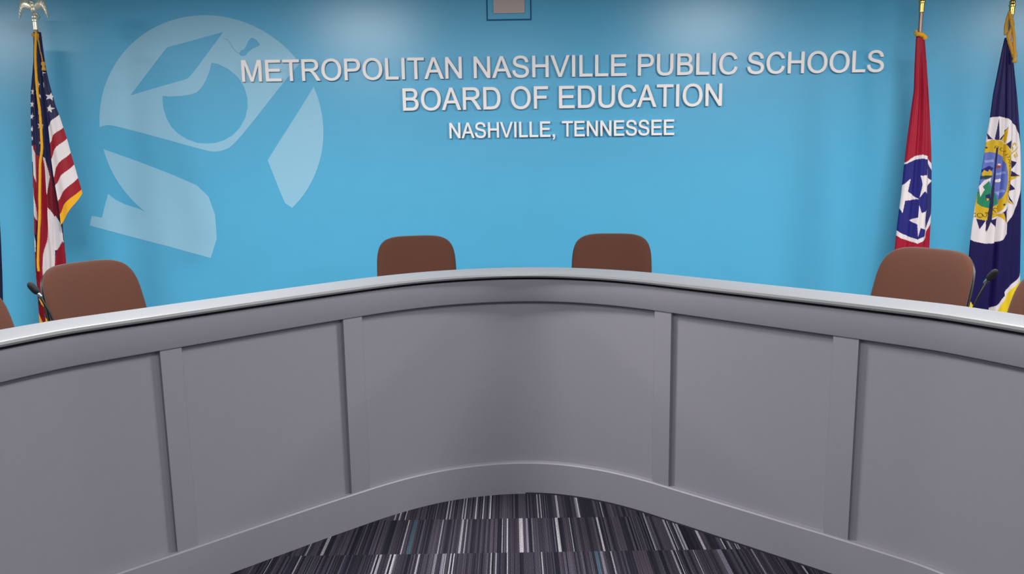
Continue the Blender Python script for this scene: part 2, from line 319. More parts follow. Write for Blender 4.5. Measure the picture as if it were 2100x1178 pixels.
# ------------------------------------------------------------------ curved board desk
PLAN = [(-2.03, 1.25), (-2.0, 1.55), (-1.945, 1.85), (-1.855, 2.15), (-1.75, 2.37), (-1.638, 2.562), (-1.567, 2.672), (-1.503, 2.755), (-1.42, 2.836),
        (-1.29, 2.955), (-1.12, 3.113), (-.888, 3.325), (-.72, 3.472), (-.585, 3.585), (-.45, 3.678), (-.30, 3.752), (-.12, 3.802), (.05, 3.815),
        (.22, 3.788), (.40, 3.712), (.56, 3.605), (.73, 3.455), (1.0, 3.212), (1.2, 3.032), (1.37, 2.872), (1.465, 2.775), (1.545, 2.663), (1.62, 2.546),
        (1.735, 2.36), (1.84, 2.14), (1.93, 1.85), (1.985, 1.55), (2.015, 1.25)]
pp = [Vector((p.x, p.y)) for p in smooth_pts([(x, y, 0) for x, y in PLAN], 8)]
SL = [0.0]
for a, b in zip(pp, pp[1:]): SL.append(SL[-1] + (b - a).length)
def at_s(s):
    s = max(0, min(SL[-1], s)); i = int(np.searchsorted(SL, s)) ; i = max(1, min(len(pp) - 1, i))
    t = (s - SL[i - 1]) / (SL[i] - SL[i - 1])
    p = pp[i - 1].lerp(pp[i], t)
    a = pp[max(0, i - 3)]; b = pp[min(len(pp) - 1, i + 2)]
    d = (b - a).normalized()
    return p, Vector((d.y, -d.x))          # normal towards the room side
def s_of(x, y):
    d = [(p - Vector((x, y))).length for p in pp]; return SL[int(np.argmin(d))]
def sweep(bm, s0, s1, prof, step=0.03):
    n = max(2, int((s1 - s0) / step) + 1)
    rings = []
    for k in range(n + 1):
        p, nn = at_s(s0 + (s1 - s0) * k / n)
        rings.append([bm.verts.new((p.x + nn.x * o, p.y + nn.y * o, z)) for o, z in prof])
    m = len(prof)
    for A, B in zip(rings, rings[1:]):
        for k in range(m): bm.faces.new((A[k], A[(k + 1) % m], B[(k + 1) % m], B[k]))
    bm.faces.new(rings[0]); bm.faces.new(list(reversed(rings[-1])))
ZR, ZB, ZT, ZL = 0.1597, 0.9556, 1.060, 1.0712
desk = thing('curved_board_desk', 'long grey curved board desk with recessed front panels and light grey counter', 'desk', (0, 3.8, 0))
def dpart(name, s0, s1, prof, m, label=None, bev=0.0):
    bm = bmesh.new(); sweep(bm, s0, s1, prof)
    bmesh.ops.translate(bm, verts=bm.verts, vec=(0, -3.8, 0))
    o = obj(name, bm, m, desk, True, 35)
    if label: o['label'] = label
    return o
E0, E1 = 0.0, SL[-1]
STILES = [tuple(s_of(*q) for q in pr) for pr in [((-1.3115, 2.9834), (-1.2544, 3.0371)), ((-0.7219, 3.4722), (-0.6497, 3.5329)), ((0.6079, 3.5555), (0.6703, 3.5096)), ((1.2071, 3.0332), (1.2622, 2.9745))]]
bounds = [E0] + [x for st in STILES for x in st] + [E1]
for k in range(0, len(bounds), 2):
    dpart('front_panel', bounds[k] - (0.01 if k else 0), bounds[k + 1] + 0.01, [(-0.045, 0.10), (-0.030, 0.10), (-0.030, 0.99), (-0.045, 0.99)], M_grey)
for a, b in STILES:
    dpart('stile', a, b, [(-0.04, ZR - .004), (-0.011, ZR - .004), (-0.009, ZR + .02), (-0.008, ZB + .004), (-0.04, ZB + .004)], M_grey)
dpart('top_rail', E0, E1, [(-0.045, ZB), (-0.003, ZB), (-0.001, ZB + .003), (-0.001, ZT - .002), (-0.003, ZT), (-0.045, ZT)], M_grey)
dpart('base_board', E0, E1, [(-0.045, 0.0), (0.0, 0.0), (0.0, ZR - .005), (-0.004, ZR), (-0.045, ZR)], M_grey)
dpart('floor_shade_strip', s_of(.05, 3.815), E1, [(-.03, 0.0), (.0015, 0.0), (.0015, .007), (-.03, .007)], M_dark, 'thin dark strip painted as a shadow line along the carpet')  # slightly proud dark strip, paints the shadow line where desk meets carpet
dpart('reveal_shade_strip', E0, E1, [(-0.05, ZT), (-0.014, ZT), (-0.014, ZL), (-0.05, ZL)], M_dark, 'recessed strip painted dark as the shadow under the counter')  # recess coloured dark to stand for the shadow of the overhang
dpart('counter', E0, E1, [(-0.155, ZL), (0.014, ZL), (0.021, ZL + .003), (0.024, ZL + .010), (0.021, ZL + .019), (0.013, ZL + .023), (-0.150, ZL + .024), (-0.155, ZL + .019)], M_cap, 'light grey counter top')
dpart('back_panel', E0, E1, [(-0.075, 0.0), (-0.055, 0.0), (-0.055, ZL), (-0.075, ZL)], M_grey)
dpart('worktop', E0, E1, [(-0.66, .73), (-0.075, .73), (-0.075, .76), (-0.66, .76)], M_work, 'dark worktop behind the counter')

# ------------------------------------------------------------------ chairs
def make_chair():
    t = thing('conference_chair', 'brown chair', 'chair')
    def back_surface(bm, w, h, th, zc, yoff, ex, n=28, m=26, grow=0.0, arch=0.018, wt=0.98, wb=1.0):
        # pillow-shaped rounded rectangle, concave towards the sitter (front is -y)
        front, rear = [], []
        for j in range(m + 1):
            v = -1 + 2 * j / m
            v = math.copysign(1 - (1 - abs(v)) ** 1.35, v)
            rf, rb = [], []
            for i in range(n + 1):
                u = -1 + 2 * i / n
                u = math.copysign(1 - (1 - abs(u)) ** 1.35, u)
                # square -> rounded rectangle
                k = (abs(u) ** ex + abs(v) ** ex)
                mmax = max(abs(u), abs(v))
                sc = mmax / (k ** (1 / ex)) if k > 0 else 1
                uu, vv = u * sc, v * sc
                wloc = w / 2 * (wb + (wt - wb) * min(1, (vv + 1) / 1.3))
                x = uu * (wloc + grow); z = vv * (h / 2 + grow)
                z += arch * (1 - uu * uu) * (vv > 0) * vv
                rad = max(0.0, 1 - mmax ** 6)
                bulge = th * 0.5 * rad ** 0.5
                y0 = yoff - 0.055 * uu * uu + 0.05 * (vv * 0.5) ** 2
                rf.append(bm.verts.new((x, y0 - bulge, zc + z)))
                rb.append(rf[-1] if mmax > 0.9999 else bm.verts.new((x, y0 + bulge * 0.8, zc + z)))
            front.append(rf); rear.append(rb)
        for j in range(m):
            for i in range(n):
                bm.faces.new((front[j][i], front[j][i + 1], front[j + 1][i + 1], front[j + 1][i]))
                bm.faces.new((rear[j][i + 1], rear[j][i], rear[j + 1][i], rear[j + 1][i + 1]))
    REC = Matrix.Translation((0, 0.20, 0.50)) @ Matrix.Rotation(math.radians(-19), 4, 'X')
    bm = bmesh.new(); back_surface(bm, 0.515, 0.60, 0.085, 0.335, 0.02, 4.6)
    bmesh.ops.transform(bm, matrix=REC, verts=bm.verts); obj('backrest', bm, M_brown, t, True)
    bm = bmesh.new(); back_surface(bm, 0.50, 0.59, 0.03, 0.335, 0.058, 4.2, grow=0.004)
    bmesh.ops.transform(bm, matrix=REC, verts=bm.verts); obj('back_shell', bm, M_black, t, True)
    bm = bmesh.new(); add_box(bm, (0, -0.02, 0.465), (0.50, 0.48, 0.085), bev=0.035); obj('seat', bm, M_brown, t, True, 60)
    bm = bmesh.new(); add_box(bm, (0, 0.0, 0.405), (0.30, 0.34, 0.03), bev=0.01)
    add_tube(bm, smooth_pts([(0, 0.10, 0.40), (0, 0.24, 0.42), (0, 0.285, 0.52), (0, 0.315, 0.72)]), 0.022); obj('back_bracket', bm, M_black, t, True, 40)
    for s in (-1, 1):
        bm = bmesh.new()
        add_tube(bm, smooth_pts([(s * .16, 0.02, .405), (s * .27, 0.02, .42), (s * .29, 0.03, .52), (s * .285, 0.04, .65)]), 0.016)
        add_box(bm, (s * .285, 0.0, .668), (.055, .26, .03), bev=0.012); obj('armrest', bm, M_black, t, True, 40)
    bm = bmesh.new(); add_lathe(bm, [(0.03, .10), (0.03, .24), (0.018, .245), (0.018, .40)], 16); obj('column', bm, M_black, t, True, 40)
    bm = bmesh.new()
    for k in range(5):
        a = 2 * PI * k / 5 + 0.3; c, s = math.cos(a), math.sin(a)
        add_tube(bm, [(0, 0, .12), (c * .12, s * .12, .115), (c * .29, s * .29, .08)], .02, 8, [.032, .026, .017])
    sb = obj('star_base', bm, M_black, t, True, 40)
    for k in range(5):
        a = 2 * PI * k / 5 + 0.3; c, s = math.cos(a), math.sin(a)
        bm = bmesh.new(); Mx = Matrix.Translation((c * .29, s * .29, .032)) @ Matrix.Rotation(a, 4, 'Z') @ Matrix.Rotation(PI / 2, 4, 'X')
        add_lathe(bm, [(.022, -.024), (.032, -.018), (.032, .018), (.022, .024)], 16, Mx)
        add_tube(bm, [(c * .29, s * .29, .05), (c * .29, s * .29, .085)], .008, 8); obj('caster', bm, M_black, sb, True, 40)
    return t
chair0 = make_chair()
CH = [
 ((-1.92, 4.08), 54, 'brown upholstered chair directly in front of the striped flag, beside left microphone'),
 ((-2.12, 3.33), 62, 'brown upholstered chair cut off by the left picture edge'),
 ((-0.565, 4.95), 8, 'brown upholstered chair behind middle of the desk, the left of the two centre chairs'),
 ((0.59, 4.90), -8, 'brown upholstered chair behind middle of the desk, the right of the two centre chairs'),
 ((1.88, 4.08), -54, 'brown upholstered chair just left of the navy sun flag, in front of the red flag'),
 ((2.10, 3.32), -62, 'brown upholstered chair cut off by the right picture edge'),
]
for k, ((x, y), a, lab) in enumerate(CH):
    c = chair0 if k == 0 else copy_tree(chair0)
    c.location = (x, y, 0); c.rotation_euler = (0, 0, math.radians(a))
    tag(c, lab, 'chair', 'brown chairs behind the board desk')

# ------------------------------------------------------------------ gooseneck microphones on the worktop
def microphone(base, head, d, label, foam_r):
    t = thing('gooseneck_microphone', label, 'microphone', base, 0, 'gooseneck microphones on the desk')
    b = Vector(base); h = Vector(head) - b
    bm = bmesh.new(); add_box(bm, (0, 0, .014), (.085, .11, .028), bev=.008); obj('mic_base', bm, M_black, t, True, 40)
    d = Vector(d).normalized()
    sg = 1 if d.x < 0 else -1
    p = smooth_pts([(0, 0, .026), tuple(h + Vector((sg * .065, .02, -.21))), tuple(h + Vector((sg * .05, .012, -.118))), tuple(h + Vector((sg * .03, .004, -.056))), tuple(h - d * .02)], 8)
    bm = bmesh.new(); add_tube(bm, p, .0045, 8); gn = obj('gooseneck', bm, M_black, t, True, 60)
    q = Matrix.Translation(h) @ d.to_track_quat('Z', 'Y').to_matrix().to_4x4()
    bm = bmesh.new(); add_lathe(bm, [(.0055, -.042), (.0075, -.038), (.0075, -.024), (.0055, -.022)], 14, q); obj('collar', bm, M_steel, gn, True, 40)
    bm = bmesh.new(); f = foam_r; add_lathe(bm, [(f * .45, -.024), (f * .8, -.02), (f, -.009), (f, .011), (f * .9, .019), (f * .6, .026), (f * .2, .029)], 18, q); obj('foam_windscreen', bm, M_foam, gn, True)
    return t
microphone((-1.7952, 3.17, 0.7605), (-1.8244, 3.12, 1.1674), (-.55, -.08, .80), 'black gooseneck microphone rising left of the chair by the striped flag', .0135)
microphone((1.7751, 3.11, 0.7605), (1.796, 3.06, 1.1709), (.30, -.5, .8), 'dark gooseneck microphone standing before the navy sun flag', .0125)

# ------------------------------------------------------------------ flags
def inside(poly, X, Z):
    r = np.zeros(X.shape, bool); n = len(poly)
    for i in range(n):
        x0, z0 = poly[i]; x1, z1 = poly[(i + 1) % n]
        if z0 == z1: continue
        c = ((z0 > Z) != (z1 > Z)) & (X < (x1 - x0) * (Z - z0) / (z1 - z0) + x0)
        r ^= c
    return r
def star(c, r, rot=0.0, sx=1.0):
    return [(c[0] + sx * (r if k % 2 == 0 else r * .4) * math.sin(rot + PI * k / 5), c[1] + (r if k % 2 == 0 else r * .4) * math.cos(rot + PI * k / 5)) for k in range(10)]
def sheet(name, parent, left, right, Y0, fold, paint, base, back=0.0, dz=0.0032, dx=0.0028, front=0.0):
    """Hanging cloth between a left and a right hem line, with folds; back>0 closes it round behind."""
    left = sorted(left, key=lambda p: -p[1]); right = sorted(right, key=lambda p: -p[1])
    zt = min(left[0][1], right[0][1]) ; zb = max(left[-1][1], right[-1][1])
    nv = int((zt - zb) / dz) + 1
    wmax = max(b[0] for b in right) - min(a[0] for a in left)
    nu = max(12, int(wmax / dx))
    T = np.linspace(0, 1, nv + 1)
    top = np.interp(T, [0, 1], [0, 1])
    lz = np.array([p[1] for p in left]); rz = np.array([p[1] for p in right])
    zl = lz[0] + (lz[-1] - lz[0]) * T; zr = rz[0] + (rz[-1] - rz[0]) * T
    xl = np.interp(-zl, -lz, [p[0] for p in left]); xr = np.interp(-zr, -rz, [p[0] for p in right])
    S = np.linspace(0, 1, nu + 1)
    X = xl[:, None] * (1 - S) + xr[:, None] * S
    Z = zl[:, None] * (1 - S) + zr[:, None] * S
    Wd = (xr - xl)[:, None]
    Yd = Y0 - front - fold(S[None, :], T[:, None], Wd)
    col = np.empty(X.shape + (3,)); col[:] = lin(base)[:3]
    for rgb, poly in paint:
        m = inside(poly, X, Z); col[m] = lin(rgb)[:3]
    V = np.stack([X, Yd, Z], -1)
    if back > 0:
        kb = 10
        S2 = np.linspace(1, 0, kb + 2)[1:-1]
        X2 = xl[:, None] * (1 - S2) + xr[:, None] * S2; Z2 = zl[:, None] * (1 - S2) + zr[:, None] * S2
        Y2 = Y0 + back * np.sin(PI * S2)[None, :] * np.clip(Wd / .2, .2, 1.2) * (1 + .25 * np.sin(9 * S2[None, :] + 4 * T[:, None]))
        V = np.concatenate([V, np.stack([X2, Y2, Z2], -1)], 1)
        near = (S2 * nu).round().astype(int); col = np.concatenate([col, col[:, near]], 1)
    R, Cn = V.shape[:2]
    idx = np.arange(R * Cn).reshape(R, Cn)
    if back > 0: a = idx; b = np.roll(idx, -1, 1)
    else: a = idx[:, :-1]; b = idx[:, 1:]
    F = np.stack([a[:-1], a[1:], b[1:], b[:-1]], -1).reshape(-1, 4)
    me = bpy.data.meshes.new(name)
    me.vertices.add(R * Cn); me.vertices.foreach_set('co', (V - np.array(parent.location)).ravel())
    me.loops.add(F.size); me.loops.foreach_set('vertex_index', F.ravel())
    me.polygons.add(len(F)); me.polygons.foreach_set('loop_start', np.arange(0, F.size, 4)); me.polygons.foreach_set('loop_total', np.full(len(F), 4))
    me.update(calc_edges=True); me.validate()
    at = me.color_attributes.new('weave', 'FLOAT_COLOR', 'POINT')
    at.data.foreach_set('color', np.concatenate([col, np.ones(col.shape[:2] + (1,))], -1).ravel())
    return link(name, me, M_cloth, parent, True)
def rel(t, pts): return [tuple(Vector(p) - t.location) for p in pts]
def pole_and_base(t, x, y, z0, z1, m=M_pole, r=0.0125):
    bm = bmesh.new(); add_tube(bm, rel(t, [(x, y, 0.05), (x, y, z0)]), r, 14); obj('pole', bm, m, t, True, 40)
    bm = bmesh.new(); add_lathe(bm, [(r * 1.0, z0 - .004), (r * 1.35, z0), (r * 1.35, z1 - .012), (r * 1.7, z1 - .008), (r * 1.7, z1)], 18, Matrix.Translation(rel(t, [(x, y, 0)])[0])); obj('ferrule', bm, M_brass, t, True, 40)
    bm = bmesh.new(); add_lathe(bm, [(.15, 0), (.155, .012), (.14, .03), (.06, .05), (.03, .07), (.022, .14)], 32, Matrix.Translation(rel(t, [(x, y, 0)])[0])); obj('stand_base', bm, M_brass, t, True, 40)
def fringe(t, name, pts, r, m=M_gold, n=6, label=None):
    bm = bmesh.new(); p = smooth_pts(rel(t, pts), n)
    rad = [r * (0.86 + 0.2 * random.random()) for _ in p]
    add_tube(bm, p, r, 9, rad); return obj(name, bm, m, t, True)
def tassel(t, p, h, r, m=M_goldd):
    bm = bmesh.new(); x, y, z = rel(t, [p])[0]
    add_lathe(bm, [(r * .3, .0), (r * .85, -.006), (r, -.018), (r * .55, -.03), (r * .8, -.04), (r * 1.05, -h), (r * .9, -h - .003)], 14, Matrix.Translation((x, y, z))); obj('tassel', bm, m, t, True)

def striped_flag():
    X0, Y0 = -3.0784, 5.62
    t = thing('flag_on_stand', 'striped red and white flag with stars, gold fringe and silver eagle finial, at left', 'flag', (X0, Y0, 0))
    pole_and_base(t, X0, Y0, 2.467, 2.529)
    for o in t.children:
        if o.name.startswith('ferrule'): o.data.materials[0] = M_silver
    fold = lambda s, q, w: .035 * np.sin(PI * s) ** .7 * np.clip(w / .1, .4, 1.6) + (.010 * np.sin(2 * PI * (2.6 * s + .25)) + .006 * np.sin(2 * PI * (5.3 * s + .1 + q))) * np.clip(q * 4, 0.2, 1)
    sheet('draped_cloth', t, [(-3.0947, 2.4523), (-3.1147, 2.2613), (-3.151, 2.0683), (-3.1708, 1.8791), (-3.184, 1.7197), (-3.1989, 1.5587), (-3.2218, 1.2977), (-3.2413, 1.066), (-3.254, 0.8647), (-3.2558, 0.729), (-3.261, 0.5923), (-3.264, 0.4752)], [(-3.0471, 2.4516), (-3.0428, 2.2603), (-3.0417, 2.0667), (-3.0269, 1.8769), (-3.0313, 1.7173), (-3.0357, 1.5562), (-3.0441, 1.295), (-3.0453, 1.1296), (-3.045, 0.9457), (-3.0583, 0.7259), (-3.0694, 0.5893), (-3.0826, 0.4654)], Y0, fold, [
    ((26, 27, 70), [(-3.1495, 2.5021), (-2.8006, 2.4969), (-2.8891, 1.6444), (-3.0816, 1.6441), (-3.1182, 1.6672), (-3.1345, 1.6675), (-3.1288, 1.7188), (-3.2378, 1.7333)]),
    ((142, 16, 36), [(-3.2053, 1.7328), (-3.1284, 1.722), (-3.1399, 1.6192), (-3.171, 1.7195)]),
    ((214, 206, 210), [(-3.206, 1.7264), (-3.171, 1.7195), (-3.1402, 1.616), (-3.1648, 1.3953), (-3.1706, 1.4607), (-3.1866, 1.552), (-3.2232, 1.5752)]),
    ((26, 27, 70), [(-3.2177, 1.6236), (-3.1858, 1.6167), (-3.1841, 1.5455), (-3.2258, 1.5526)]),
    ((142, 16, 36), [(-3.2258, 1.5526), (-3.1844, 1.5422), (-3.1714, 1.4542), (-3.1655, 1.3888), (-3.1794, 1.2641), (-3.1944, 1.2479), (-3.2436, 1.3965)]),
    ((214, 206, 210), [(-3.2372, 1.452), (-3.2019, 1.4449), (-3.1933, 1.3466), (-3.1926, 1.2643), (-3.197, 1.2248), (-3.2529, 1.3147)]),
    ((142, 16, 36), [(-3.254, 1.3048), (-3.2167, 1.2845), (-3.2003, 1.2248), (-3.2107, 1.1321), (-3.2698, 1.1663)]),
    ((214, 206, 210), [(-3.2698, 1.1663), (-3.2276, 1.159), (-3.2196, 1.0823), (-3.2274, 1.0123), (-3.2872, 1.0132)]),
    ((142, 16, 36), [(-3.2872, 1.0132), (-3.2274, 1.0123), (-3.2364, 0.9318), (-3.2982, 0.916)]),
    ((214, 206, 210), [(-3.2982, 0.916), (-3.2435, 0.8983), (-3.246, 0.7867), (-3.2417, 0.7049), (-3.3194, 0.73)]),
    ((142, 16, 36), [(-3.1345, 1.6675), (-3.1015, 1.6412), (-3.0954, 1.5181), (-3.0915, 1.404), (-3.0979, 1.3156), (-3.1036, 1.2629), (-3.1316, 1.0976), (-3.1784, 0.9141), (-3.1956, 0.7281), (-3.2305, 0.715), (-3.243, 0.8137), (-3.2383, 0.915), (-3.2219, 1.0323), (-3.1967, 1.1983), (-3.1648, 1.3953), (-3.1536, 1.5255)]),
    ((214, 206, 210), [(-3.1008, 1.6476), (-3.0787, 1.6409), (-3.0693, 1.5177), (-3.0883, 1.404), (-3.0952, 1.4008), (-3.0954, 1.5181)]),
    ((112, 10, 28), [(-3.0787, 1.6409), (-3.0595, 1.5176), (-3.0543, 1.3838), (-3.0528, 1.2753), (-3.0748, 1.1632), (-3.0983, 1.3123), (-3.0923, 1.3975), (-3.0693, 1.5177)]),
    ((214, 206, 210), [(-3.0979, 1.3156), (-3.0707, 1.2624), (-3.0668, 1.1764), (-3.0825, 1.0301), (-3.089, 0.9699), (-3.1219, 0.7269), (-3.1956, 0.7281), (-3.1784, 0.9141), (-3.1316, 1.0976)]),
    ((214, 206, 210), [(-3.0674, 1.2624), (-3.0521, 1.1894), (-3.0473, 1.0796), (-3.0593, 1.0297), (-3.0833, 1.0234)]),
    ((142, 16, 36), [(-3.0536, 1.0831), (-3.0284, 0.9454), (-3.0775, 0.4168), (-3.1586, 0.4181), (-3.1073, 0.8624), (-3.0897, 0.9632), (-3.0726, 1.0299)]),
    ((214, 206, 210), [(-3.2439, 0.7152), (-3.2115, 0.7351), (-3.1993, 0.694), (-3.2049, 0.6736), (-3.2373, 0.6844)]),
    ((226, 164, 28), [(-3.2433, 0.6913), (-3.2057, 0.6668), (-3.2023, 0.6359), (-3.2348, 0.6467)]),
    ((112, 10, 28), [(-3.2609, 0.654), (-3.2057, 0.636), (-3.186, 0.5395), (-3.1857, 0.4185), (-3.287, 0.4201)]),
    ((226, 164, 28), [(-3.2737, 0.5994), (-3.2543, 0.5922), (-3.2347, 0.4954), (-3.2397, 0.4194), (-3.2938, 0.4202)]),
    ((226, 164, 28), [(-3.2005, 0.5913), (-3.1781, 0.5497), (-3.1789, 0.4184), (-3.1953, 0.5155)]),
    ((214, 206, 210), [(-3.1296, 2.0993), (-3.1286, 2.0818), (-3.116, 2.0794), (-3.1281, 2.0702), (-3.1276, 2.0526), (-3.1361, 2.0644), (-3.1483, 2.0558), (-3.1415, 2.0723), (-3.1495, 2.0847), (-3.1369, 2.0831)]),
    ((214, 206, 210), [(-3.1401, 2.0177), (-3.1387, 2.0001), (-3.1243, 1.9977), (-3.1379, 1.9885), (-3.1371, 1.9708), (-3.147, 1.9827), (-3.1609, 1.9741), (-3.1533, 1.9907), (-3.1628, 2.0031), (-3.1482, 2.0015)]),
    ((214, 206, 210), [(-3.1496, 1.9388), (-3.1489, 1.9209), (-3.1347, 1.9176), (-3.1487, 1.9091), (-3.1486, 1.8911), (-3.1579, 1.9038), (-3.1721, 1.896), (-3.1639, 1.9123), (-3.1728, 1.9254), (-3.1583, 1.9228)]),
    ((214, 206, 210), [(-3.1624, 1.8534), (-3.1615, 1.8379), (-3.1505, 1.8358), (-3.1611, 1.8276), (-3.1607, 1.8119), (-3.1681, 1.8225), (-3.1789, 1.8148), (-3.1729, 1.8295), (-3.18, 1.8405), (-3.1688, 1.839)]),
    ((214, 206, 210), [(-3.167, 1.7897), (-3.1669, 1.7764), (-3.1601, 1.7746), (-3.1669, 1.7676), (-3.1671, 1.7541), (-3.1713, 1.7631), (-3.1782, 1.7565), (-3.1741, 1.7691), (-3.1781, 1.7785), (-3.1713, 1.7773)]),
    ((214, 206, 210), [(-3.082, 2.1389), (-3.0822, 2.1234), (-3.0716, 2.1198), (-3.0825, 2.1132), (-3.0832, 2.0975), (-3.0897, 2.109), (-3.1008, 2.1029), (-3.0939, 2.1166), (-3.1, 2.1285), (-3.0893, 2.1255)]),
    ((214, 206, 210), [(-3.0715, 2.0585), (-3.0746, 2.0453), (-3.0669, 2.0384), (-3.0767, 2.0366), (-3.0802, 2.0234), (-3.0832, 2.0355), (-3.0929, 2.0342), (-3.085, 2.0436), (-3.0876, 2.056), (-3.0797, 2.0496)]),
    ((214, 206, 210), [(-3.0869, 1.9531), (-3.0881, 1.9395), (-3.082, 1.9351), (-3.0891, 1.9306), (-3.0906, 1.917), (-3.0937, 1.9278), (-3.1007, 1.9237), (-3.0956, 1.9349), (-3.0984, 1.946), (-3.0922, 1.9422)]),
    ((214, 206, 210), [(-3.0853, 1.8775), (-3.0846, 1.8596), (-3.0703, 1.8563), (-3.0843, 1.8478), (-3.0841, 1.8297), (-3.0935, 1.8424), (-3.1077, 1.8346), (-3.0995, 1.8509), (-3.1084, 1.8641), (-3.094, 1.8615)]),
    ((214, 206, 210), [(-3.1009, 1.7534), (-3.1012, 1.7443), (-3.0969, 1.7422), (-3.1015, 1.7383), (-3.1021, 1.7292), (-3.1046, 1.7359), (-3.1093, 1.7323), (-3.1062, 1.7403), (-3.1085, 1.7473), (-3.1041, 1.7455)])], (26, 27, 70), back=.05)
    fold2 = lambda s, q, w: .012 * np.sin(PI * s) + .008 * np.sin(2 * PI * (1.4 * s + .6)) * np.clip(q * 2, 0, 1)
    tag(sheet('corner_flap', t, [(-3.0122, 2.4274), (-3.0168, 2.2452), (-3.0217, 2.03), (-3.0197, 1.8462), (-3.0201, 1.7268), (-3.0237, 1.635), (-3.0201, 1.5203), (-3.013, 1.408), (-3.0066, 1.3175), (-3.0065, 1.1973)], [(-2.999, 2.4332), (-2.9962, 2.2602), (-2.9799, 2.122), (-2.9524, 1.9669), (-2.9337, 1.9043), (-2.9188, 1.8353), (-2.8995, 1.747), (-2.8839, 1.6519), (-2.8713, 1.5882), (-2.8571, 1.5082), (-2.8444, 1.444), (-2.8386, 1.4053)], Y0, fold2, [
    ((214, 206, 210), [(-3.0782, 1.8162), (-3.0202, 1.8408), (-3.0016, 1.8629), (-2.9761, 1.8879), (-2.9403, 1.9192), (-2.8809, 1.9595), (-2.8106, 1.8886), (-2.92, 1.8361), (-2.9552, 1.8111), (-2.9875, 1.7828), (-3.0224, 1.732), (-3.0947, 1.6688)]),
    ((142, 16, 36), [(-3.0947, 1.6688), (-3.0224, 1.732), (-2.9875, 1.7828), (-2.9552, 1.8111), (-2.92, 1.8361), (-2.8106, 1.8886), (-2.7899, 1.8373), (-2.905, 1.7636), (-2.9512, 1.7277), (-2.9948, 1.6866), (-3.0262, 1.6258), (-3.0938, 1.5588)]),
    ((214, 206, 210), [(-3.0938, 1.5588), (-3.0262, 1.6258), (-2.9948, 1.6866), (-2.9512, 1.7277), (-2.905, 1.7636), (-2.7899, 1.8373), (-2.7595, 1.7537), (-2.8837, 1.6752), (-2.9495, 1.6213), (-2.9995, 1.5703), (-3.0163, 1.5186), (-3.085, 1.4609)]),
    ((142, 16, 36), [(-3.085, 1.4609), (-3.0163, 1.5186), (-2.9995, 1.5703), (-2.9495, 1.6213), (-2.8837, 1.6752), (-2.7595, 1.7537), (-2.7536, 1.6829), (-2.8695, 1.5988), (-2.9168, 1.5593), (-2.9599, 1.5242), (-2.9976, 1.4792), (-3.0784, 1.4019)]),
    ((214, 206, 210), [(-3.0784, 1.4019), (-2.9976, 1.4792), (-2.9599, 1.5242), (-2.9168, 1.5593), (-2.8695, 1.5988), (-2.7536, 1.6829), (-2.7359, 1.5987), (-2.8494, 1.514), (-2.9071, 1.4647), (-2.9579, 1.4197), (-2.9961, 1.3711), (-3.0709, 1.29)]),
    ((142, 16, 36), [(-3.0709, 1.29), (-2.9961, 1.3711), (-2.9579, 1.4197), (-2.9071, 1.4647), (-2.8494, 1.514), (-2.7359, 1.5987), (-2.7313, 1.5142), (-2.8407, 1.4336), (-2.9095, 1.3796), (-2.9674, 1.3312), (-2.9981, 1.2789), (-3.0605, 1.2038)]),
    ((226, 164, 28), [(-3.0605, 1.2038), (-2.9981, 1.2789), (-2.9674, 1.3312), (-2.9095, 1.3796), (-2.8407, 1.4336), (-2.7313, 1.5142), (-2.6786, 1.3826), (-2.8016, 1.1692), (-2.9436, 1.0553), (-2.9967, 1.0561), (-3.022, 1.0565), (-3.0765, 1.0574)]),
    ((214, 206, 210), [(-3.0085, 2.2091), (-3.0091, 2.1905), (-2.993, 2.1853), (-3.0097, 2.1783), (-3.0111, 2.1597), (-3.0208, 2.1739), (-3.0377, 2.1677), (-3.027, 2.1835), (-3.0361, 2.1982), (-3.0198, 2.1937)]),
    ((214, 206, 210), [(-3.0135, 2.1343), (-3.0139, 2.1168), (-3.0038, 2.1128), (-3.0144, 2.1053), (-3.0153, 2.0878), (-3.0214, 2.1006), (-3.0322, 2.0938), (-3.0253, 2.1092), (-3.031, 2.1226), (-3.0207, 2.1192)]),
    ((214, 206, 210), [(-2.9728, 2.0614), (-2.9712, 2.0418), (-2.9514, 2.0381), (-2.9704, 2.0289), (-2.9696, 2.0091), (-2.9829, 2.023), (-3.0022, 2.0145), (-2.9915, 2.0324), (-3.0041, 2.0468), (-2.9842, 2.044)]),
    ((214, 206, 210), [(-2.9827, 1.984), (-2.98, 1.9645), (-2.96, 1.9618), (-2.9786, 1.9516), (-2.9768, 1.9319), (-2.9909, 1.9451), (-3.0099, 1.9357), (-3.0, 1.954), (-3.0135, 1.9679), (-2.9932, 1.966)])], (26, 27, 70), front=.09), 'free corner with wide stripes')
    fringe(t, 'fringe', [(-3.0213, 5.515, 2.4376), (-3.0382, 5.515, 2.3292), (-3.0469, 5.515, 2.2381), (-3.0531, 5.515, 2.1128), (-3.0546, 5.515, 2.0297), (-3.0527, 5.515, 1.9616), (-3.054, 5.515, 1.8932), (-3.0605, 5.515, 1.7777), (-3.0657, 5.515, 1.7023), (-3.087, 5.515, 1.6109), (-3.0986, 5.515, 1.5221), (-3.1148, 5.515, 1.3911), (-3.1281, 5.515, 1.272), (-3.1562, 5.515, 1.0934), (-3.1756, 5.515, 0.9491), (-3.1774, 5.515, 0.8896)], .0085)
    fringe(t, 'cord', [(-3.0227, 5.5200000000000005, 2.4503), (-3.0163, 5.5200000000000005, 2.396), (-3.0088, 5.5200000000000005, 2.3232), (-3.0037, 5.5200000000000005, 2.2563)], .0042, M_goldd)
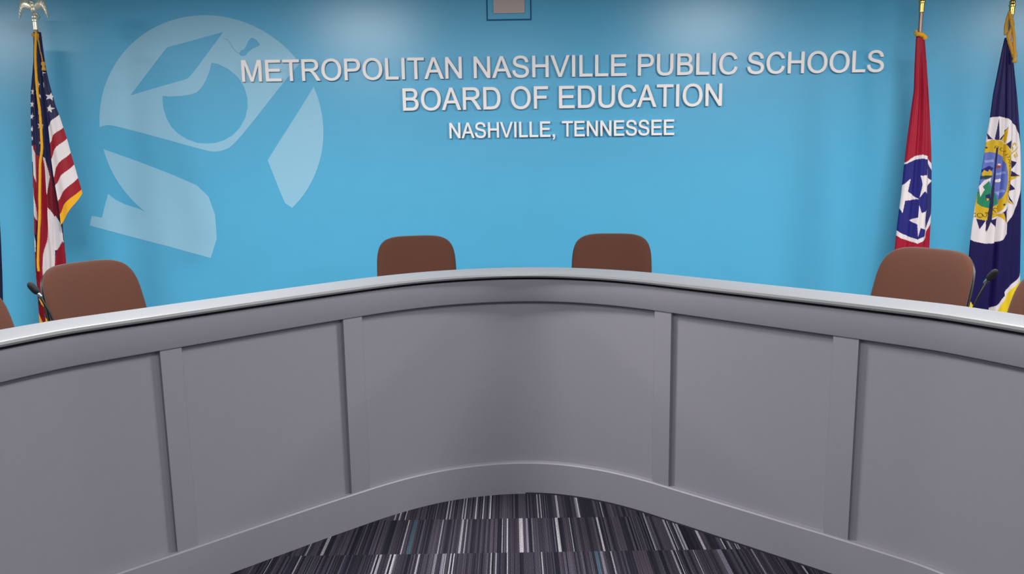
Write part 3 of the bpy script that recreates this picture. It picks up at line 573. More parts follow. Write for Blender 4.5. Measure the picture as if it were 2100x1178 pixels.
    fringe(t, 'gold_collar', [(-3.0859, 5.59, 2.4361), (-3.0715, 5.59, 2.4236), (-3.0487, 5.59, 2.4294), (-3.0349, 5.59, 2.4109)], .012, M_goldd)
    tassel(t, (-2.9924, 5.505, 2.2546), .055, .013)
    # eagle with spread, drooping wings on a ball
    ez = 2.5406
    bm = bmesh.new()
    add_lathe(bm, [(.006, -.02), (.011, -.012), (.020, .0), (.020, .012), (.010, .024), (.006, .03)], 18, Matrix.Translation((0, 0, ez + .0)))
    obj('finial_ball', bm, M_silver, t, True)
    bm = bmesh.new()
    add_tube(bm, smooth_pts([(0, .005, ez + .02), (0, -.002, ez + .045), (0, -.006, ez + .07), (0, -.012, ez + .092), (0, -.022, ez + .104)], 4), .01, 12, [.007, .010, .013, .0155, .017, .018, .0175, .0165, .014, .012, .0105, .0105, .0105, .0105, .010, .008, .004][:17])
    add_tube(bm, [(0, -.02, ez + .104), (0, -.034, ez + .100), (0, -.037, ez + .093)], .004, 8, [.006, .004, .001])
    add_tube(bm, [(0, .008, ez + .04), (0, .03, ez + .02), (0, .045, ez + .008)], .01, 8, [.010, .014, .016])
    eb = obj('eagle_body', bm, M_silver, t, True)
    for sgn in (-1, 1):
        bm = bmesh.new()
        lead = [(.008, .088), (.028, .114), (.053, .118), (.076, .104), (.090, .060), (.097, .000)]
        trail = [(.008, .046), (.026, .048), (.046, .052), (.062, .048), (.075, .028), (.091, -.006)]
        A = smooth_pts([(x, z, 0) for x, z in lead], 4); B = smooth_pts([(x, z, 0) for x, z in trail], 4)
        fr, bk = [], []
        for k, (a, b) in enumerate(zip(A, B)):
            notch = .012 * (k % 2) * (0.4 + k / len(A))
            rowf, rowb = [], []
            for j in range(6):
                q = a.lerp(b, j / 5); zz = q.y + (notch if j == 5 else 0)
                yy = -.004 - .010 * math.sin(PI * j / 5) - .012 * math.sin(PI * k / (len(A) - 1)) + .0022 * (k % 2)
                rowf.append(bm.verts.new((sgn * q.x, yy, ez + zz))); rowb.append(bm.verts.new((sgn * q.x, yy + .007, ez + zz)))
            fr.append(rowf); bk.append(rowb)
        n = len(fr)
        for k in range(n - 1):
            for j in range(5):
                bm.faces.new((fr[k][j], fr[k + 1][j], fr[k + 1][j + 1], fr[k][j + 1])); bm.faces.new((bk[k][j], bk[k][j + 1], bk[k + 1][j + 1], bk[k + 1][j]))
            for j in (0, 5): bm.faces.new((fr[k][j], bk[k][j], bk[k + 1][j], fr[k + 1][j]))
        for k in (0, n - 1):
            for j in range(5): bm.faces.new((fr[k][j], fr[k][j + 1], bk[k][j + 1], bk[k][j]))
        obj('eagle_wing', bm, M_silver, eb)
striped_flag()

def red_flag():
    X0, Y0 = 2.6943, 5.62
    t = thing('flag_on_stand', 'red flag with a blue disc of three white stars, on a bronze pole at right', 'flag', (X0, Y0, 0))
    pole_and_base(t, X0, Y0, 2.4915, 2.5585)
    bm = bmesh.new(); add_lathe(bm, [(.02, 0), (.026, .012), (.012, .03), (.024, .07), (.004, .17), (.001, .18)], 18, Matrix.Translation((0, 0, 2.5585))); obj('finial', bm, M_brass, t, True)
    fold = lambda s, q, w: .04 * np.sin(PI * s) ** .6 * np.clip(w / .12, .45, 1.3) + (.011 * np.sin(2 * PI * (1.9 * s + .1)) + .006 * np.sin(2 * PI * (4.2 * s + .3 * q))) * np.clip(q * 5, 0.15, 1)
    sheet('draped_cloth', t, [(2.6696, 2.3477), (2.6705, 2.1682), (2.6739, 1.996), (2.6623, 1.854), (2.6488, 1.6627), (2.6397, 1.5015), (2.6325, 1.3058), (2.6187, 1.108), (2.6125, 0.9412), (2.6038, 0.7049), (2.6052, 0.4651)], [(2.7268, 2.3284), (2.7508, 2.167), (2.7724, 1.9945), (2.7943, 1.8202), (2.8159, 1.628), (2.8306, 1.4661), (2.845, 1.2368), (2.85, 1.0712), (2.8527, 0.9375), (2.8659, 0.7008), (2.8826, 0.4607)], Y0, fold, [
    ((214, 206, 210), [(2.5955, 1.5106), (2.6437, 1.5232), (2.69, 1.5624), (2.7382, 1.5737), (2.7786, 1.5635), (2.8018, 1.5377), (2.8259, 1.5083), (2.8629, 1.4519), (2.8808, 1.2005), (2.8471, 1.1175), (2.8156, 1.0527), (2.8125, 1.0079), (2.7442, 0.9789), (2.69, 0.9985), (2.6393, 1.0149), (2.6002, 1.0436), (2.5854, 1.0812)]),
    ((30, 32, 112), [(2.597, 1.4863), (2.6443, 1.5129), (2.6916, 1.5382), (2.7398, 1.5496), (2.7802, 1.5405), (2.7971, 1.5166), (2.8249, 1.4695), (2.866, 1.4092), (2.8764, 1.2622), (2.843, 1.1764), (2.8258, 1.1209), (2.8123, 1.0745), (2.8028, 1.0311), (2.7423, 1.0071), (2.6882, 1.0267), (2.637, 1.0505), (2.5978, 1.081), (2.5835, 1.1123)]),
    ((40, 40, 98), [(2.7938, 1.5197), (2.8249, 1.4695), (2.8364, 1.2874), (2.8405, 1.1764), (2.8123, 1.0745), (2.8011, 1.2633), (2.8062, 1.3858)]),
    ((214, 206, 210), [(2.7957, 1.4924), (2.7975, 1.4225), (2.8329, 1.3988), (2.8005, 1.3614), (2.8004, 1.3094), (2.7719, 1.3301), (2.7357, 1.292), (2.7502, 1.3775), (2.7322, 1.4357), (2.7812, 1.4361)]),
    ((214, 206, 210), [(2.6783, 1.4152), (2.6674, 1.328), (2.7334, 1.2797), (2.654, 1.2687), (2.641, 1.1826), (2.6207, 1.2292), (2.6032, 1.291), (2.6234, 1.3611)]),
    ((214, 206, 210), [(2.7361, 1.2397), (2.7595, 1.1851), (2.8078, 1.2016), (2.7937, 1.1369), (2.8148, 1.0652), (2.7601, 1.0847), (2.7431, 1.0227), (2.7324, 1.11), (2.6872, 1.1367), (2.7355, 1.1564)])], (150, 14, 44), back=.05)
    fringe(t, 'gold_collar', [(2.6541, 5.6000000000000005, 2.3638), (2.6677, 5.6000000000000005, 2.3514), (2.6902, 5.6000000000000005, 2.348), (2.7131, 5.6000000000000005, 2.3384), (2.7239, 5.6000000000000005, 2.3198)], .016)
    fringe(t, 'collar_knot', [(2.6517, 5.59, 2.3748), (2.6669, 5.59, 2.3379)], .009, M_goldd)
red_flag()

def sun_flag():
    X0, Y0 = 3.2844, 5.62
    t = thing('flag_on_stand', 'navy flag with white sunburst disc and round gold seal, rightmost of the flags', 'flag', (X0, Y0, 0))
    pole_and_base(t, X0, Y0, 2.4674, 2.5284)
    bm = bmesh.new(); add_ball(bm, (0, 0, 2.5437), .019); add_lathe(bm, [(.008, .012), (.02, .05), (.003, .15), (.001, .16)], 16, Matrix.Translation((0, 0, 2.5437))); obj('finial', bm, M_brass, t, True)
    def fold(s, q, w):
        k = .36 + .06 * np.sin(3 * q)
        groove = np.exp(-((s - k) / .035) ** 2)
        return .05 * np.sin(PI * s) ** .6 * np.clip(w / .16, .4, 1.3) - .03 * groove * np.clip(q * 3, 0, 1) + (.010 * np.sin(2 * PI * (1.6 * s + .55)) + .004 * np.sin(2 * PI * (5 * s + q))) * np.clip(q * 4, 0.1, 1)
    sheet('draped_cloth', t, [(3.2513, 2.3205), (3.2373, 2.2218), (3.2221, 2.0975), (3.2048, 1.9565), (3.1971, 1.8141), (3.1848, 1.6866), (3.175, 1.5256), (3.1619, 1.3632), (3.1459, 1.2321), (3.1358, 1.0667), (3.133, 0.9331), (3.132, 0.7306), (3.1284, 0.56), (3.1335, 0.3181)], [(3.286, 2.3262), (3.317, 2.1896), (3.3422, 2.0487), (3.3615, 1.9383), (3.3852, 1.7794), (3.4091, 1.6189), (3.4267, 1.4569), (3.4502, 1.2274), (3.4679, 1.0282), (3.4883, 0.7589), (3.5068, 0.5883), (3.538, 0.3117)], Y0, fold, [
    ((214, 206, 210), [(3.1461, 1.7656), (3.1975, 1.8108), (3.2385, 1.8149), (3.2881, 1.7986), (3.3469, 1.7558), (3.3828, 1.701), (3.3986, 1.6394), (3.4164, 1.5159), (3.4263, 1.4192), (3.4265, 1.3222), (3.407, 1.2248), (3.3838, 1.1691), (3.3396, 1.11), (3.3424, 1.0359), (3.3136, 1.0009), (3.2661, 0.9768), (3.2101, 0.9706), (3.1527, 0.9821), (3.1154, 1.0075), (3.1118, 1.0536)]),
    ((26, 16, 76), [(3.1886, 1.6665), (3.1853, 1.7074), (3.2127, 1.6682)]),
    ((26, 16, 76), [(3.2196, 1.6681), (3.2359, 1.8048), (3.2443, 1.6622), (3.2308, 1.659)]),
    ((26, 16, 76), [(3.2441, 1.6656), (3.2885, 1.7533), (3.2625, 1.6517)]),
    ((26, 16, 76), [(3.2813, 1.6344), (3.3203, 1.6645), (3.3119, 1.5998)]),
    ((26, 16, 76), [(3.3306, 1.5275), (3.3819, 1.513), (3.3419, 1.4689)]),
    ((26, 16, 76), [(3.3414, 1.4585), (3.4141, 1.4229), (3.3412, 1.4205)]),
    ((26, 16, 76), [(3.338, 1.3756), (3.3834, 1.3353), (3.3341, 1.3236)]),
    ((26, 16, 76), [(3.3265, 1.3063), (3.3856, 1.2286), (3.3402, 1.2678)]),
    ((26, 16, 76), [(3.2915, 1.1811), (3.3213, 1.2016), (3.3367, 1.103)]),
    ((26, 16, 76), [(3.2222, 1.1259), (3.2592, 1.1465), (3.2577, 1.0796)]),
    ((26, 16, 76), [(3.1545, 1.1375), (3.2046, 1.1262), (3.1721, 1.0668)]),
    ((26, 16, 76), [(3.2057, 1.1297), (3.2257, 1.1259), (3.2077, 1.045)]),
    ((26, 16, 76), [(3.3181, 1.1982), (3.3315, 1.2225), (3.3292, 1.191)]),
    ((196, 160, 30), [(3.2499, 1.6622), (3.2888, 1.7499), (3.2807, 1.6412)]),
    ((196, 160, 30), [(3.3398, 1.4206), (3.4141, 1.4229), (3.34, 1.3929)]),
    ((196, 160, 30), [(3.3256, 1.275), (3.3821, 1.2287), (3.3315, 1.2469)]),
    ((196, 160, 30), [(3.2683, 1.1639), (3.2985, 1.181), (3.3364, 1.1066)]),
    ((196, 160, 30), [(3.3333, 1.6336), (3.3496, 1.6456), (3.3659, 1.6331), (3.3646, 1.6161), (3.3506, 1.6333), (3.3393, 1.6199)]),
    ((196, 160, 30), [(3.3157, 1.6202), (3.3304, 1.6268), (3.3458, 1.6095), (3.3447, 1.5822), (3.3322, 1.6063), (3.3218, 1.6065)]),
    ((196, 160, 30), [(3.3655, 1.5818), (3.38, 1.5748), (3.3887, 1.5541), (3.3757, 1.544), (3.3777, 1.5611), (3.3664, 1.5716)]),
    ((196, 160, 30), [(3.3282, 1.5721), (3.3864, 1.6205), (3.3808, 1.6056), (3.3357, 1.5652)]),
    ((196, 160, 30), [(3.3464, 1.5616), (3.3594, 1.5717), (3.3688, 1.5441), (3.3586, 1.5408)]),
    ((196, 160, 30), [(3.1715, 1.6224), (3.1831, 1.6495), (3.2096, 1.6641), (3.2445, 1.6609), (3.2888, 1.6275), (3.3166, 1.586), (3.3317, 1.5309), (3.3397, 1.462), (3.3414, 1.3929), (3.3355, 1.3236), (3.3204, 1.2541), (3.2964, 1.2055), (3.2583, 1.157), (3.2114, 1.1296), (3.169, 1.1317), (3.1463, 1.1517), (3.1473, 1.2288), (3.1487, 1.2986), (3.1537, 1.368)]),
    ((88, 104, 176), [(3.1785, 1.5779), (3.2023, 1.5843), (3.2378, 1.5749), (3.2714, 1.5456), (3.2923, 1.5041), (3.3053, 1.4487), (3.3098, 1.3795), (3.304, 1.324), (3.2836, 1.2756), (3.252, 1.2342), (3.2119, 1.2103), (3.1759, 1.2214), (3.1526, 1.2497), (3.1581, 1.3124), (3.1656, 1.4371)]),
    ((26, 120, 84), [(3.1555, 1.3194), (3.1874, 1.3397), (3.2131, 1.3671), (3.2375, 1.3251), (3.2549, 1.2411), (3.2119, 1.2103), (3.1759, 1.2214), (3.1532, 1.2427)]),
    ((132, 146, 200), [(3.1792, 1.5264), (3.2201, 1.5361), (3.225, 1.5188), (3.1873, 1.5125)]),
    ((132, 146, 200), [(3.2313, 1.443), (3.2894, 1.4559), (3.294, 1.442), (3.2359, 1.4291)]),
    ((132, 146, 200), [(3.2381, 1.3181), (3.2856, 1.3348), (3.3005, 1.3241), (3.2538, 1.297)]),
    ((28, 28, 110), [(3.1668, 1.4647), (3.2029, 1.4917), (3.2249, 1.4775), (3.2191, 1.4639), (3.172, 1.4439)]),
    ((196, 160, 30), [(3.172, 1.4439), (3.1808, 1.4644), (3.199, 1.4538), (3.2047, 1.4696), (3.2189, 1.4501), (3.2187, 1.4259), (3.1734, 1.4266)]),
    ((30, 60, 60), [(3.1664, 1.4267), (3.2221, 1.4279), (3.2167, 1.4086), (3.1649, 1.4025)]),
    ((214, 206, 210), [(3.1597, 1.3541), (3.1843, 1.3953), (3.2161, 1.4156), (3.212, 1.381), (3.185, 1.3259), (3.1695, 1.2843)]),
    ((26, 120, 84), [(3.1793, 1.3538), (3.2073, 1.3949), (3.2125, 1.3741), (3.1893, 1.3328)]),
    ((214, 206, 210), [(3.2315, 1.398), (3.2586, 1.408), (3.2678, 1.3975), (3.2536, 1.3838), (3.2339, 1.3862)]),
    ((150, 60, 70), [(3.2375, 1.4946), (3.2581, 1.4977), (3.2581, 1.4805), (3.2392, 1.4739)]),
    ((214, 206, 210), [(3.2468, 1.5082), (3.2575, 1.5046), (3.2549, 1.4943), (3.2442, 1.4965)]),
    ((20, 40, 90), [(3.1907, 1.298), (3.2179, 1.308), (3.2216, 1.2626), (3.1971, 1.263)]),
    ((196, 160, 30), [(3.1994, 1.2769), (3.2138, 1.2732), (3.2111, 1.2628), (3.1992, 1.263)]),
    ((26, 24, 70), [(3.2304, 1.6215), (3.2422, 1.6213), (3.2325, 1.1293), (3.2126, 1.0449), (3.2126, 1.1577), (3.2284, 1.4361)]),  # shade of the fold groove, painted as a dark line on the cloth
    ((62, 52, 30), [(3.2206, 1.6059), (3.2244, 1.6256), (3.2343, 1.6229), (3.2366, 1.6222), (3.2383, 1.6216), (3.24, 1.6208), (3.2413, 1.6198), (3.2424, 1.6187), (3.2431, 1.6173), (3.2434, 1.6159), (3.2434, 1.6144), (3.2424, 1.6122), (3.2404, 1.6107), (3.2372, 1.6102), (3.2324, 1.6111), (3.2256, 1.613), (3.2241, 1.6049)]),
    ((196, 160, 30), [(3.2261, 1.6153), (3.2329, 1.6134), (3.2358, 1.6129), (3.2378, 1.613), (3.2391, 1.6139), (3.2398, 1.6153), (3.2398, 1.6165), (3.2393, 1.6177), (3.2385, 1.6187), (3.2374, 1.6194), (3.2361, 1.6199), (3.2342, 1.6205), (3.2274, 1.6223)]),
    ((62, 52, 30), [(3.25, 1.607), (3.2534, 1.6098), (3.2576, 1.6107), (3.2622, 1.6097), (3.2668, 1.6069), (3.2695, 1.6043), (3.2715, 1.6015), (3.2726, 1.5986), (3.2729, 1.5957), (3.2723, 1.593), (3.2709, 1.5906), (3.2688, 1.5886), (3.2663, 1.5874), (3.2634, 1.5871), (3.2603, 1.5876), (3.2572, 1.5889), (3.2542, 1.5909), (3.2515, 1.5935), (3.2496, 1.5963), (3.2484, 1.5993), (3.2482, 1.6021), (3.2487, 1.6047), (3.25, 1.607)]),
    ((196, 160, 30), [(3.2529, 1.6046), (3.2515, 1.6017), (3.2515, 1.5985), (3.253, 1.5954), (3.2556, 1.5927), (3.2589, 1.5907), (3.2622, 1.59), (3.2653, 1.5907), (3.2679, 1.593), (3.2691, 1.5949), (3.2696, 1.597), (3.2695, 1.5991), (3.2687, 1.6012), (3.2673, 1.6033), (3.2655, 1.6051), (3.2623, 1.607), (3.259, 1.6078), (3.2558, 1.6071), (3.2529, 1.6046)]),
    ((62, 52, 30), [(3.2685, 1.58), (3.2848, 1.5913), (3.287, 1.5884), (3.2726, 1.5784), (3.2808, 1.5676), (3.2789, 1.5663)]),
    ((62, 52, 30), [(3.2819, 1.5623), (3.2982, 1.5735), (3.3005, 1.5706), (3.2842, 1.5594)]),
    ((62, 52, 30), [(3.2913, 1.5481), (3.3083, 1.5534), (3.3049, 1.5617), (3.3072, 1.5624), (3.3154, 1.5424), (3.3131, 1.5417), (3.3097, 1.55), (3.2926, 1.5448)]),
    ((62, 52, 30), [(3.2963, 1.5358), (3.3196, 1.532), (3.321, 1.5284), (3.3059, 1.5121), (3.3044, 1.5159), (3.309, 1.5207), (3.3047, 1.5312), (3.2977, 1.5322)]),
    ((196, 160, 30), [(3.3072, 1.5309), (3.3107, 1.5224), (3.315, 1.5267), (3.3168, 1.5284), (3.3182, 1.5297), (3.3162, 1.5297), (3.314, 1.5299)]),
    ((62, 52, 30), [(3.3058, 1.5092), (3.3261, 1.5123), (3.327, 1.5087), (3.3145, 1.4926), (3.3305, 1.495), (3.3313, 1.4917), (3.311, 1.4886), (3.3101, 1.4922), (3.3226, 1.5083), (3.3066, 1.5059)]),
    ((62, 52, 30), [(3.3236, 1.4613), (3.326, 1.4613), (3.327, 1.45), (3.3192, 1.4502), (3.3176, 1.4528), (3.3163, 1.4555), (3.3155, 1.4583), (3.315, 1.4612), (3.3151, 1.4649), (3.3158, 1.4683), (3.3171, 1.471), (3.3192, 1.473), (3.3217, 1.4742), (3.3246, 1.4746), (3.3276, 1.4741), (3.3304, 1.4729), (3.3329, 1.4708), (3.3348, 1.4681), (3.336, 1.4649), (3.3367, 1.4611), (3.3367, 1.4584), (3.3364, 1.4559), (3.3357, 1.4539), (3.3346, 1.4523), (3.3332, 1.4512), (3.3314, 1.4504), (3.3304, 1.4535), (3.3318, 1.4542), (3.3328, 1.455), (3.3335, 1.4561), (3.334, 1.4575), (3.3343, 1.4592), (3.3343, 1.4611), (3.3339, 1.4634), (3.3333, 1.4653), (3.3325, 1.4669), (3.3316, 1.4682), (3.3305, 1.4691), (3.3294, 1.4699), (3.3273, 1.4707), (3.3251, 1.4709), (3.3225, 1.4707), (3.3205, 1.4698), (3.319, 1.4683), (3.318, 1.4663), (3.3175, 1.4639), (3.3175, 1.4613), (3.3179, 1.4591), (3.3186, 1.4569), (3.3195, 1.455), (3.3204, 1.4536), (3.3242, 1.4535)]),
    ((62, 52, 30), [(3.3269, 1.4459), (3.3316, 1.445), (3.3353, 1.4423), (3.3379, 1.4382), (3.3391, 1.4331), (3.339, 1.4296), (3.3382, 1.4265), (3.3368, 1.4239), (3.3348, 1.422), (3.3322, 1.4209), (3.3293, 1.4205), (3.3262, 1.421), (3.3234, 1.4223), (3.3211, 1.4243), (3.3192, 1.4269), (3.318, 1.4301), (3.3174, 1.4334), (3.3175, 1.437), (3.3183, 1.4401), (3.3197, 1.4427), (3.3218, 1.4445), (3.3242, 1.4456), (3.3269, 1.4459)]),
    ((196, 160, 30), [(3.3271, 1.4423), (3.3238, 1.4417), (3.3214, 1.4398), (3.32, 1.437), (3.3198, 1.4334), (3.3206, 1.4298), (3.3225, 1.4268), (3.3254, 1.4249), (3.329, 1.4242), (3.3314, 1.4244), (3.3334, 1.4252), (3.3349, 1.4265), (3.336, 1.4284), (3.3366, 1.4306), (3.3367, 1.4331), (3.3359, 1.4366), (3.3341, 1.4395), (3.3312, 1.4416), (3.3271, 1.4423)]),
    ((62, 52, 30), [(3.3189, 1.4086), (3.3399, 1.417), (3.3399, 1.4132), (3.3247, 1.4077), (3.3229, 1.4071), (3.3213, 1.4066), (3.323, 1.4058), (3.3247, 1.4049), (3.3401, 1.3964), (3.3401, 1.3928), (3.319, 1.405)]),
    ((62, 52, 30), [(3.3191, 1.3914), (3.3401, 1.3896), (3.3403, 1.3704), (3.3378, 1.3706), (3.3377, 1.3863), (3.3312, 1.3869), (3.3314, 1.3722), (3.3289, 1.3724), (3.3288, 1.3871), (3.3216, 1.3877), (3.3218, 1.3714), (3.3193, 1.3717)]),
    ((62, 52, 30), [(3.3195, 1.3667), (3.3404, 1.3623), (3.3391, 1.3508), (3.3386, 1.3477), (3.3379, 1.3456), (3.3369, 1.3441), (3.3356, 1.3431), (3.334, 1.3426), (3.3323, 1.3427), (3.3303, 1.3436), (3.3287, 1.3453), (3.3277, 1.3478), (3.3274, 1.3512), (3.3268, 1.3501), (3.3261, 1.3494), (3.3247, 1.3482), (3.323, 1.3471), (3.3168, 1.3437), (3.3173, 1.3481), (3.3221, 1.3506), (3.3239, 1.3517), (3.3252, 1.3525), (3.3262, 1.3533), (3.3268, 1.354), (3.3273, 1.3547), (3.3276, 1.3554), (3.3278, 1.3562), (3.3279, 1.3573), (3.3284, 1.3613), (3.3191, 1.3633)]),
    ((196, 160, 30), [(3.3308, 1.3608), (3.3299, 1.3534), (3.3298, 1.3513), (3.3299, 1.3496), (3.3302, 1.3483), (3.3309, 1.3473), (3.3317, 1.3466), (3.3327, 1.3462), (3.3341, 1.3463), (3.3353, 1.3471), (3.3362, 1.3486), (3.3367, 1.3511), (3.3377, 1.3594)]),
    ((62, 52, 30), [(3.3164, 1.3405), (3.3374, 1.3361), (3.3369, 1.3326), (3.3189, 1.3223), (3.3354, 1.3188), (3.335, 1.3155), (3.314, 1.3199), (3.3144, 1.3235), (3.3325, 1.3337), (3.316, 1.3372)]),
    ((62, 52, 30), [(3.1504, 1.157), (3.1545, 1.1557), (3.1528, 1.1516), (3.15, 1.1487), (3.1464, 1.1471), (3.142, 1.1468), (3.1375, 1.1476), (3.1339, 1.1493), (3.1312, 1.1519), (3.1291, 1.1553), (3.1278, 1.1592), (3.1274, 1.1633), (3.1277, 1.1676), (3.129, 1.1712), (3.1312, 1.174), (3.1341, 1.176), (3.1376, 1.1771), (3.1415, 1.1772), (3.1457, 1.1764), (3.1493, 1.1744), (3.152, 1.1715), (3.1537, 1.1678), (3.1498, 1.1672), (3.1484, 1.17), (3.1466, 1.1721), (3.1443, 1.1733), (3.1415, 1.1739), (3.1383, 1.1737), (3.1356, 1.1727), (3.1336, 1.171), (3.1324, 1.1686), (3.1317, 1.1659), (3.1315, 1.163), (3.1319, 1.1595), (3.1328, 1.1564), (3.1343, 1.1538), (3.1364, 1.1519), (3.1389, 1.1507), (3.1416, 1.1501), (3.1448, 1.1504), (3.1473, 1.1516), (3.1493, 1.1538), (3.1504, 1.157)]),
    ((62, 52, 30), [(3.1564, 1.1601), (3.1565, 1.1667), (3.1589, 1.1718), (3.1631, 1.1751), (3.1688, 1.1764), (3.1728, 1.1761), (3.1766, 1.1748), (3.1799, 1.1726), (3.1825, 1.1696), (3.1843, 1.1659), (3.1853, 1.1618), (3.1855, 1.1575), (3.1846, 1.1537), (3.1828, 1.1504), (3.1801, 1.148), (3.1767, 1.1465), (3.173, 1.1459), (3.1689, 1.1462), (3.1651, 1.1476), (3.1618, 1.1498), (3.1592, 1.1529), (3.1574, 1.1564), (3.1564, 1.1601)]),
    ((196, 160, 30), [(3.1606, 1.1603), (3.162, 1.1555), (3.1647, 1.152), (3.1683, 1.1498), (3.1725, 1.1493), (3.1765, 1.1502), (3.1795, 1.1527), (3.1812, 1.1565), (3.1812, 1.1616), (3.1804, 1.165), (3.1791, 1.1678), (3.1772, 1.1702), (3.1748, 1.1718), (3.1721, 1.1728), (3.1692, 1.1731), (3.1654, 1.1722), (3.1623, 1.1699), (3.1605, 1.166), (3.1606, 1.1603)]),
    ((62, 52, 30), [(3.1948, 1.1813), (3.1983, 1.183), (3.2072, 1.1676), (3.209, 1.1639), (3.21, 1.1608), (3.2099, 1.1581), (3.2089, 1.1553), (3.2069, 1.1529), (3.2037, 1.1508), (3.2002, 1.1494), (3.1969, 1.149), (3.194, 1.1496), (3.1914, 1.1511), (3.189, 1.1536), (3.1866, 1.1573), (3.1777, 1.1726), (3.1812, 1.1744), (3.19, 1.159), (3.1919, 1.1561), (3.1936, 1.1542), (3.1953, 1.1532), (3.1973, 1.1528), (3.1994, 1.153), (3.2016, 1.1538), (3.2046, 1.1559), (3.206, 1.1583), (3.2057, 1.1615), (3.2037, 1.1659)]),
    ((62, 52, 30), [(3.2208, 1.1573), (3.2008, 1.1809), (3.2038, 1.1834), (3.2314, 1.1745), (3.2157, 1.193), (3.2185, 1.1953), (3.2385, 1.1717), (3.2355, 1.1692), (3.2079, 1.1781), (3.2237, 1.1596)]),
    ((62, 52, 30), [(3.2493, 1.1805), (3.2316, 1.2012), (3.2242, 1.1952), (3.2218, 1.198), (3.2397, 1.2125), (3.242, 1.2097), (3.2346, 1.2036), (3.2522, 1.1829)]),
    ((62, 52, 30), [(3.2679, 1.1978), (3.2583, 1.2068), (3.2377, 1.2108), (3.2409, 1.2142), (3.2516, 1.212), (3.2545, 1.2114), (3.2574, 1.2106), (3.2565, 1.2134), (3.2556, 1.2166), (3.2527, 1.2269), (3.2558, 1.2302), (3.2609, 1.2096), (3.2705, 1.2006)]),
    ((40, 34, 60), [(3.2986, 1.2461), (3.3021, 1.2388), (3.31, 1.2382), (3.3044, 1.2333), (3.307, 1.2257), (3.3, 1.23), (3.2937, 1.2259), (3.295, 1.2334), (3.2886, 1.2385), (3.2964, 1.2389)]),
    ((40, 34, 60), [(3.1854, 1.6215), (3.1883, 1.6152), (3.1952, 1.6148), (3.1902, 1.6106), (3.1925, 1.6041), (3.1865, 1.6078), (3.1811, 1.6043), (3.1823, 1.6107), (3.1767, 1.6151), (3.1835, 1.6153)]),
    ((214, 206, 210), [(3.4857, 0.7761), (3.4762, 0.7415), (3.43, 0.6978), (3.371, 0.6542), (3.3613, 0.6353), (3.3653, 0.6097), (3.3161, 0.5593), (3.2573, 0.509), (3.2235, 0.458), (3.2411, 0.2373), (3.6609, 0.2306), (3.6065, 0.8216)]),
    ((222, 192, 36), [(3.4952, 0.7538), (3.4853, 0.7096), (3.4447, 0.6722), (3.3768, 0.6223), (3.3706, 0.5841), (3.2962, 0.4955), (3.263, 0.4381), (3.2793, 0.2367), (3.6609, 0.2306), (3.6077, 0.809)]),
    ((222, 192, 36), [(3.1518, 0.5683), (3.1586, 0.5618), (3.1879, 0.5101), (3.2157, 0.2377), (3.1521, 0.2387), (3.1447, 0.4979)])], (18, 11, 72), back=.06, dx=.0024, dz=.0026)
    fringe(t, 'cord', [(3.2547, 5.59, 2.4815), (3.2431, 5.59, 2.4331), (3.2378, 5.59, 2.3844), (3.2388, 5.59, 2.3354)], .011, M_goldd)
    fringe(t, 'cord', [(3.2434, 5.575, 2.4734), (3.2681, 5.575, 2.4062), (3.265, 5.575, 2.3698), (3.2502, 5.575, 2.3212), (3.275, 5.575, 2.2534), (3.2995, 5.575, 2.1915)], .012, M_goldd)
    fringe(t, 'cord', [(3.2507, 5.565, 2.4294), (3.2776, 5.565, 2.3378), (3.2874, 5.565, 2.2613), (3.3026, 5.565, 2.1966)], .010, M_goldd)
    tassel(t, (3.2972, 5.565, 2.2213), .06, .014)
sun_flag()

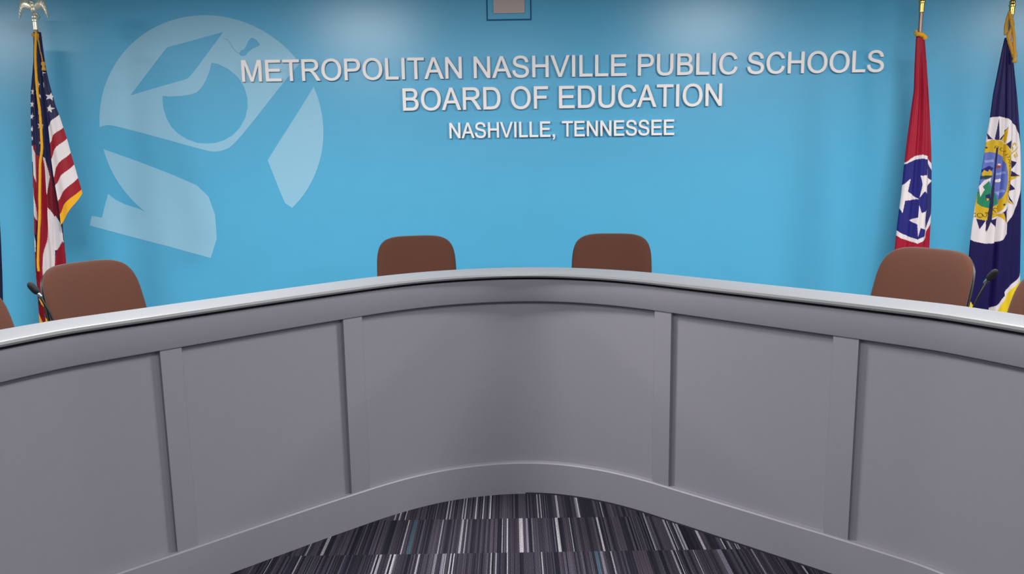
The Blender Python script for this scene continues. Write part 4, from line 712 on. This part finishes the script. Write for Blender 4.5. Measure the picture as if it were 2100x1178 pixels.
def edge_flag():
    X0, Y0 = -3.5338, 5.62
    t = thing('flag_on_stand', 'dark navy flag, only its edge showing at far left picture edge', 'flag', (X0, Y0, 0))
    pole_and_base(t, X0, Y0, 2.5838, 2.6505)
    fold = lambda s, q, w: .04 * np.sin(PI * s) ** .6 * np.clip(w / .12, .45, 1.3) + .010 * np.sin(2 * PI * (2.2 * s + .1)) * np.clip(q * 5, 0.15, 1)
    sheet('draped_cloth', t, [(-3.5973, 2.4782), (-3.6531, 2.0445), (-3.611, 1.4022), (-3.7009, 0.736), (-3.7463, 0.4274)], [(-3.4704, 2.4763), (-3.4595, 1.9152), (-3.4482, 1.3341), (-3.4667, 1.0695), (-3.4823, 0.8683), (-3.5016, 0.6646), (-3.5268, 0.4239)], Y0, fold, [], (30, 30, 62), back=.05, dx=.012, dz=.02)
edge_flag()


# ------------------------------------------------------------------ light
def area(name, loc, sx, sy, e, col=(1, .97, .93), rot=(0, 0, 0)):
    l = bpy.data.lights.new(name, 'AREA'); l.shape = 'RECTANGLE'; l.size = sx; l.size_y = sy; l.energy = e; l.color = col
    o = bpy.data.objects.new(name, l); C.objects.link(o); o.location = loc; o.rotation_euler = rot; return o
LZ = CZ - 0.012
for x in (-5.3, -1.45, 2.0, 5.35):
    area('troffer_or_fill_light', (x, 3.3, LZ), 0.8, 0.6, 122)
for x in (-3.9, 3.9):
    area('troffer_or_fill_light', (x, 0.9, LZ), 1.15, 0.55, 80)  # fill pair, added to light the desk front from the sides
area('troffer_or_fill_light', (0.0, 0.5, LZ), 1.2, 1.15, 105)  # added fill near the camera, brightens the desk wings more than the centre
w = bpy.data.worlds.new('room_world'); scene.world = w; w.use_nodes = True
bg = w.node_tree.nodes['Background']; bg.inputs[0].default_value = (0.92, 0.95, 1.0, 1); bg.inputs[1].default_value = 0.36

# ------------------------------------------------------------------ camera
cam = bpy.data.cameras.new('camera'); co = bpy.data.objects.new('camera', cam); C.objects.link(co)
cam.sensor_width = 36.0; cam.lens = 36.0 * 1700 / 2100; cam.clip_start = 0.05
R = Matrix.Rotation(PI / 2 - 0.17001, 4, 'X') @ Matrix.Rotation(-0.0155, 4, 'Z')
co.matrix_world = Matrix.Translation((0, 0, 1.68)) @ R
scene.camera = co
scene.view_settings.view_transform = 'Standard'
scene.view_settings.look = 'None'
scene.view_settings.exposure = 0.0
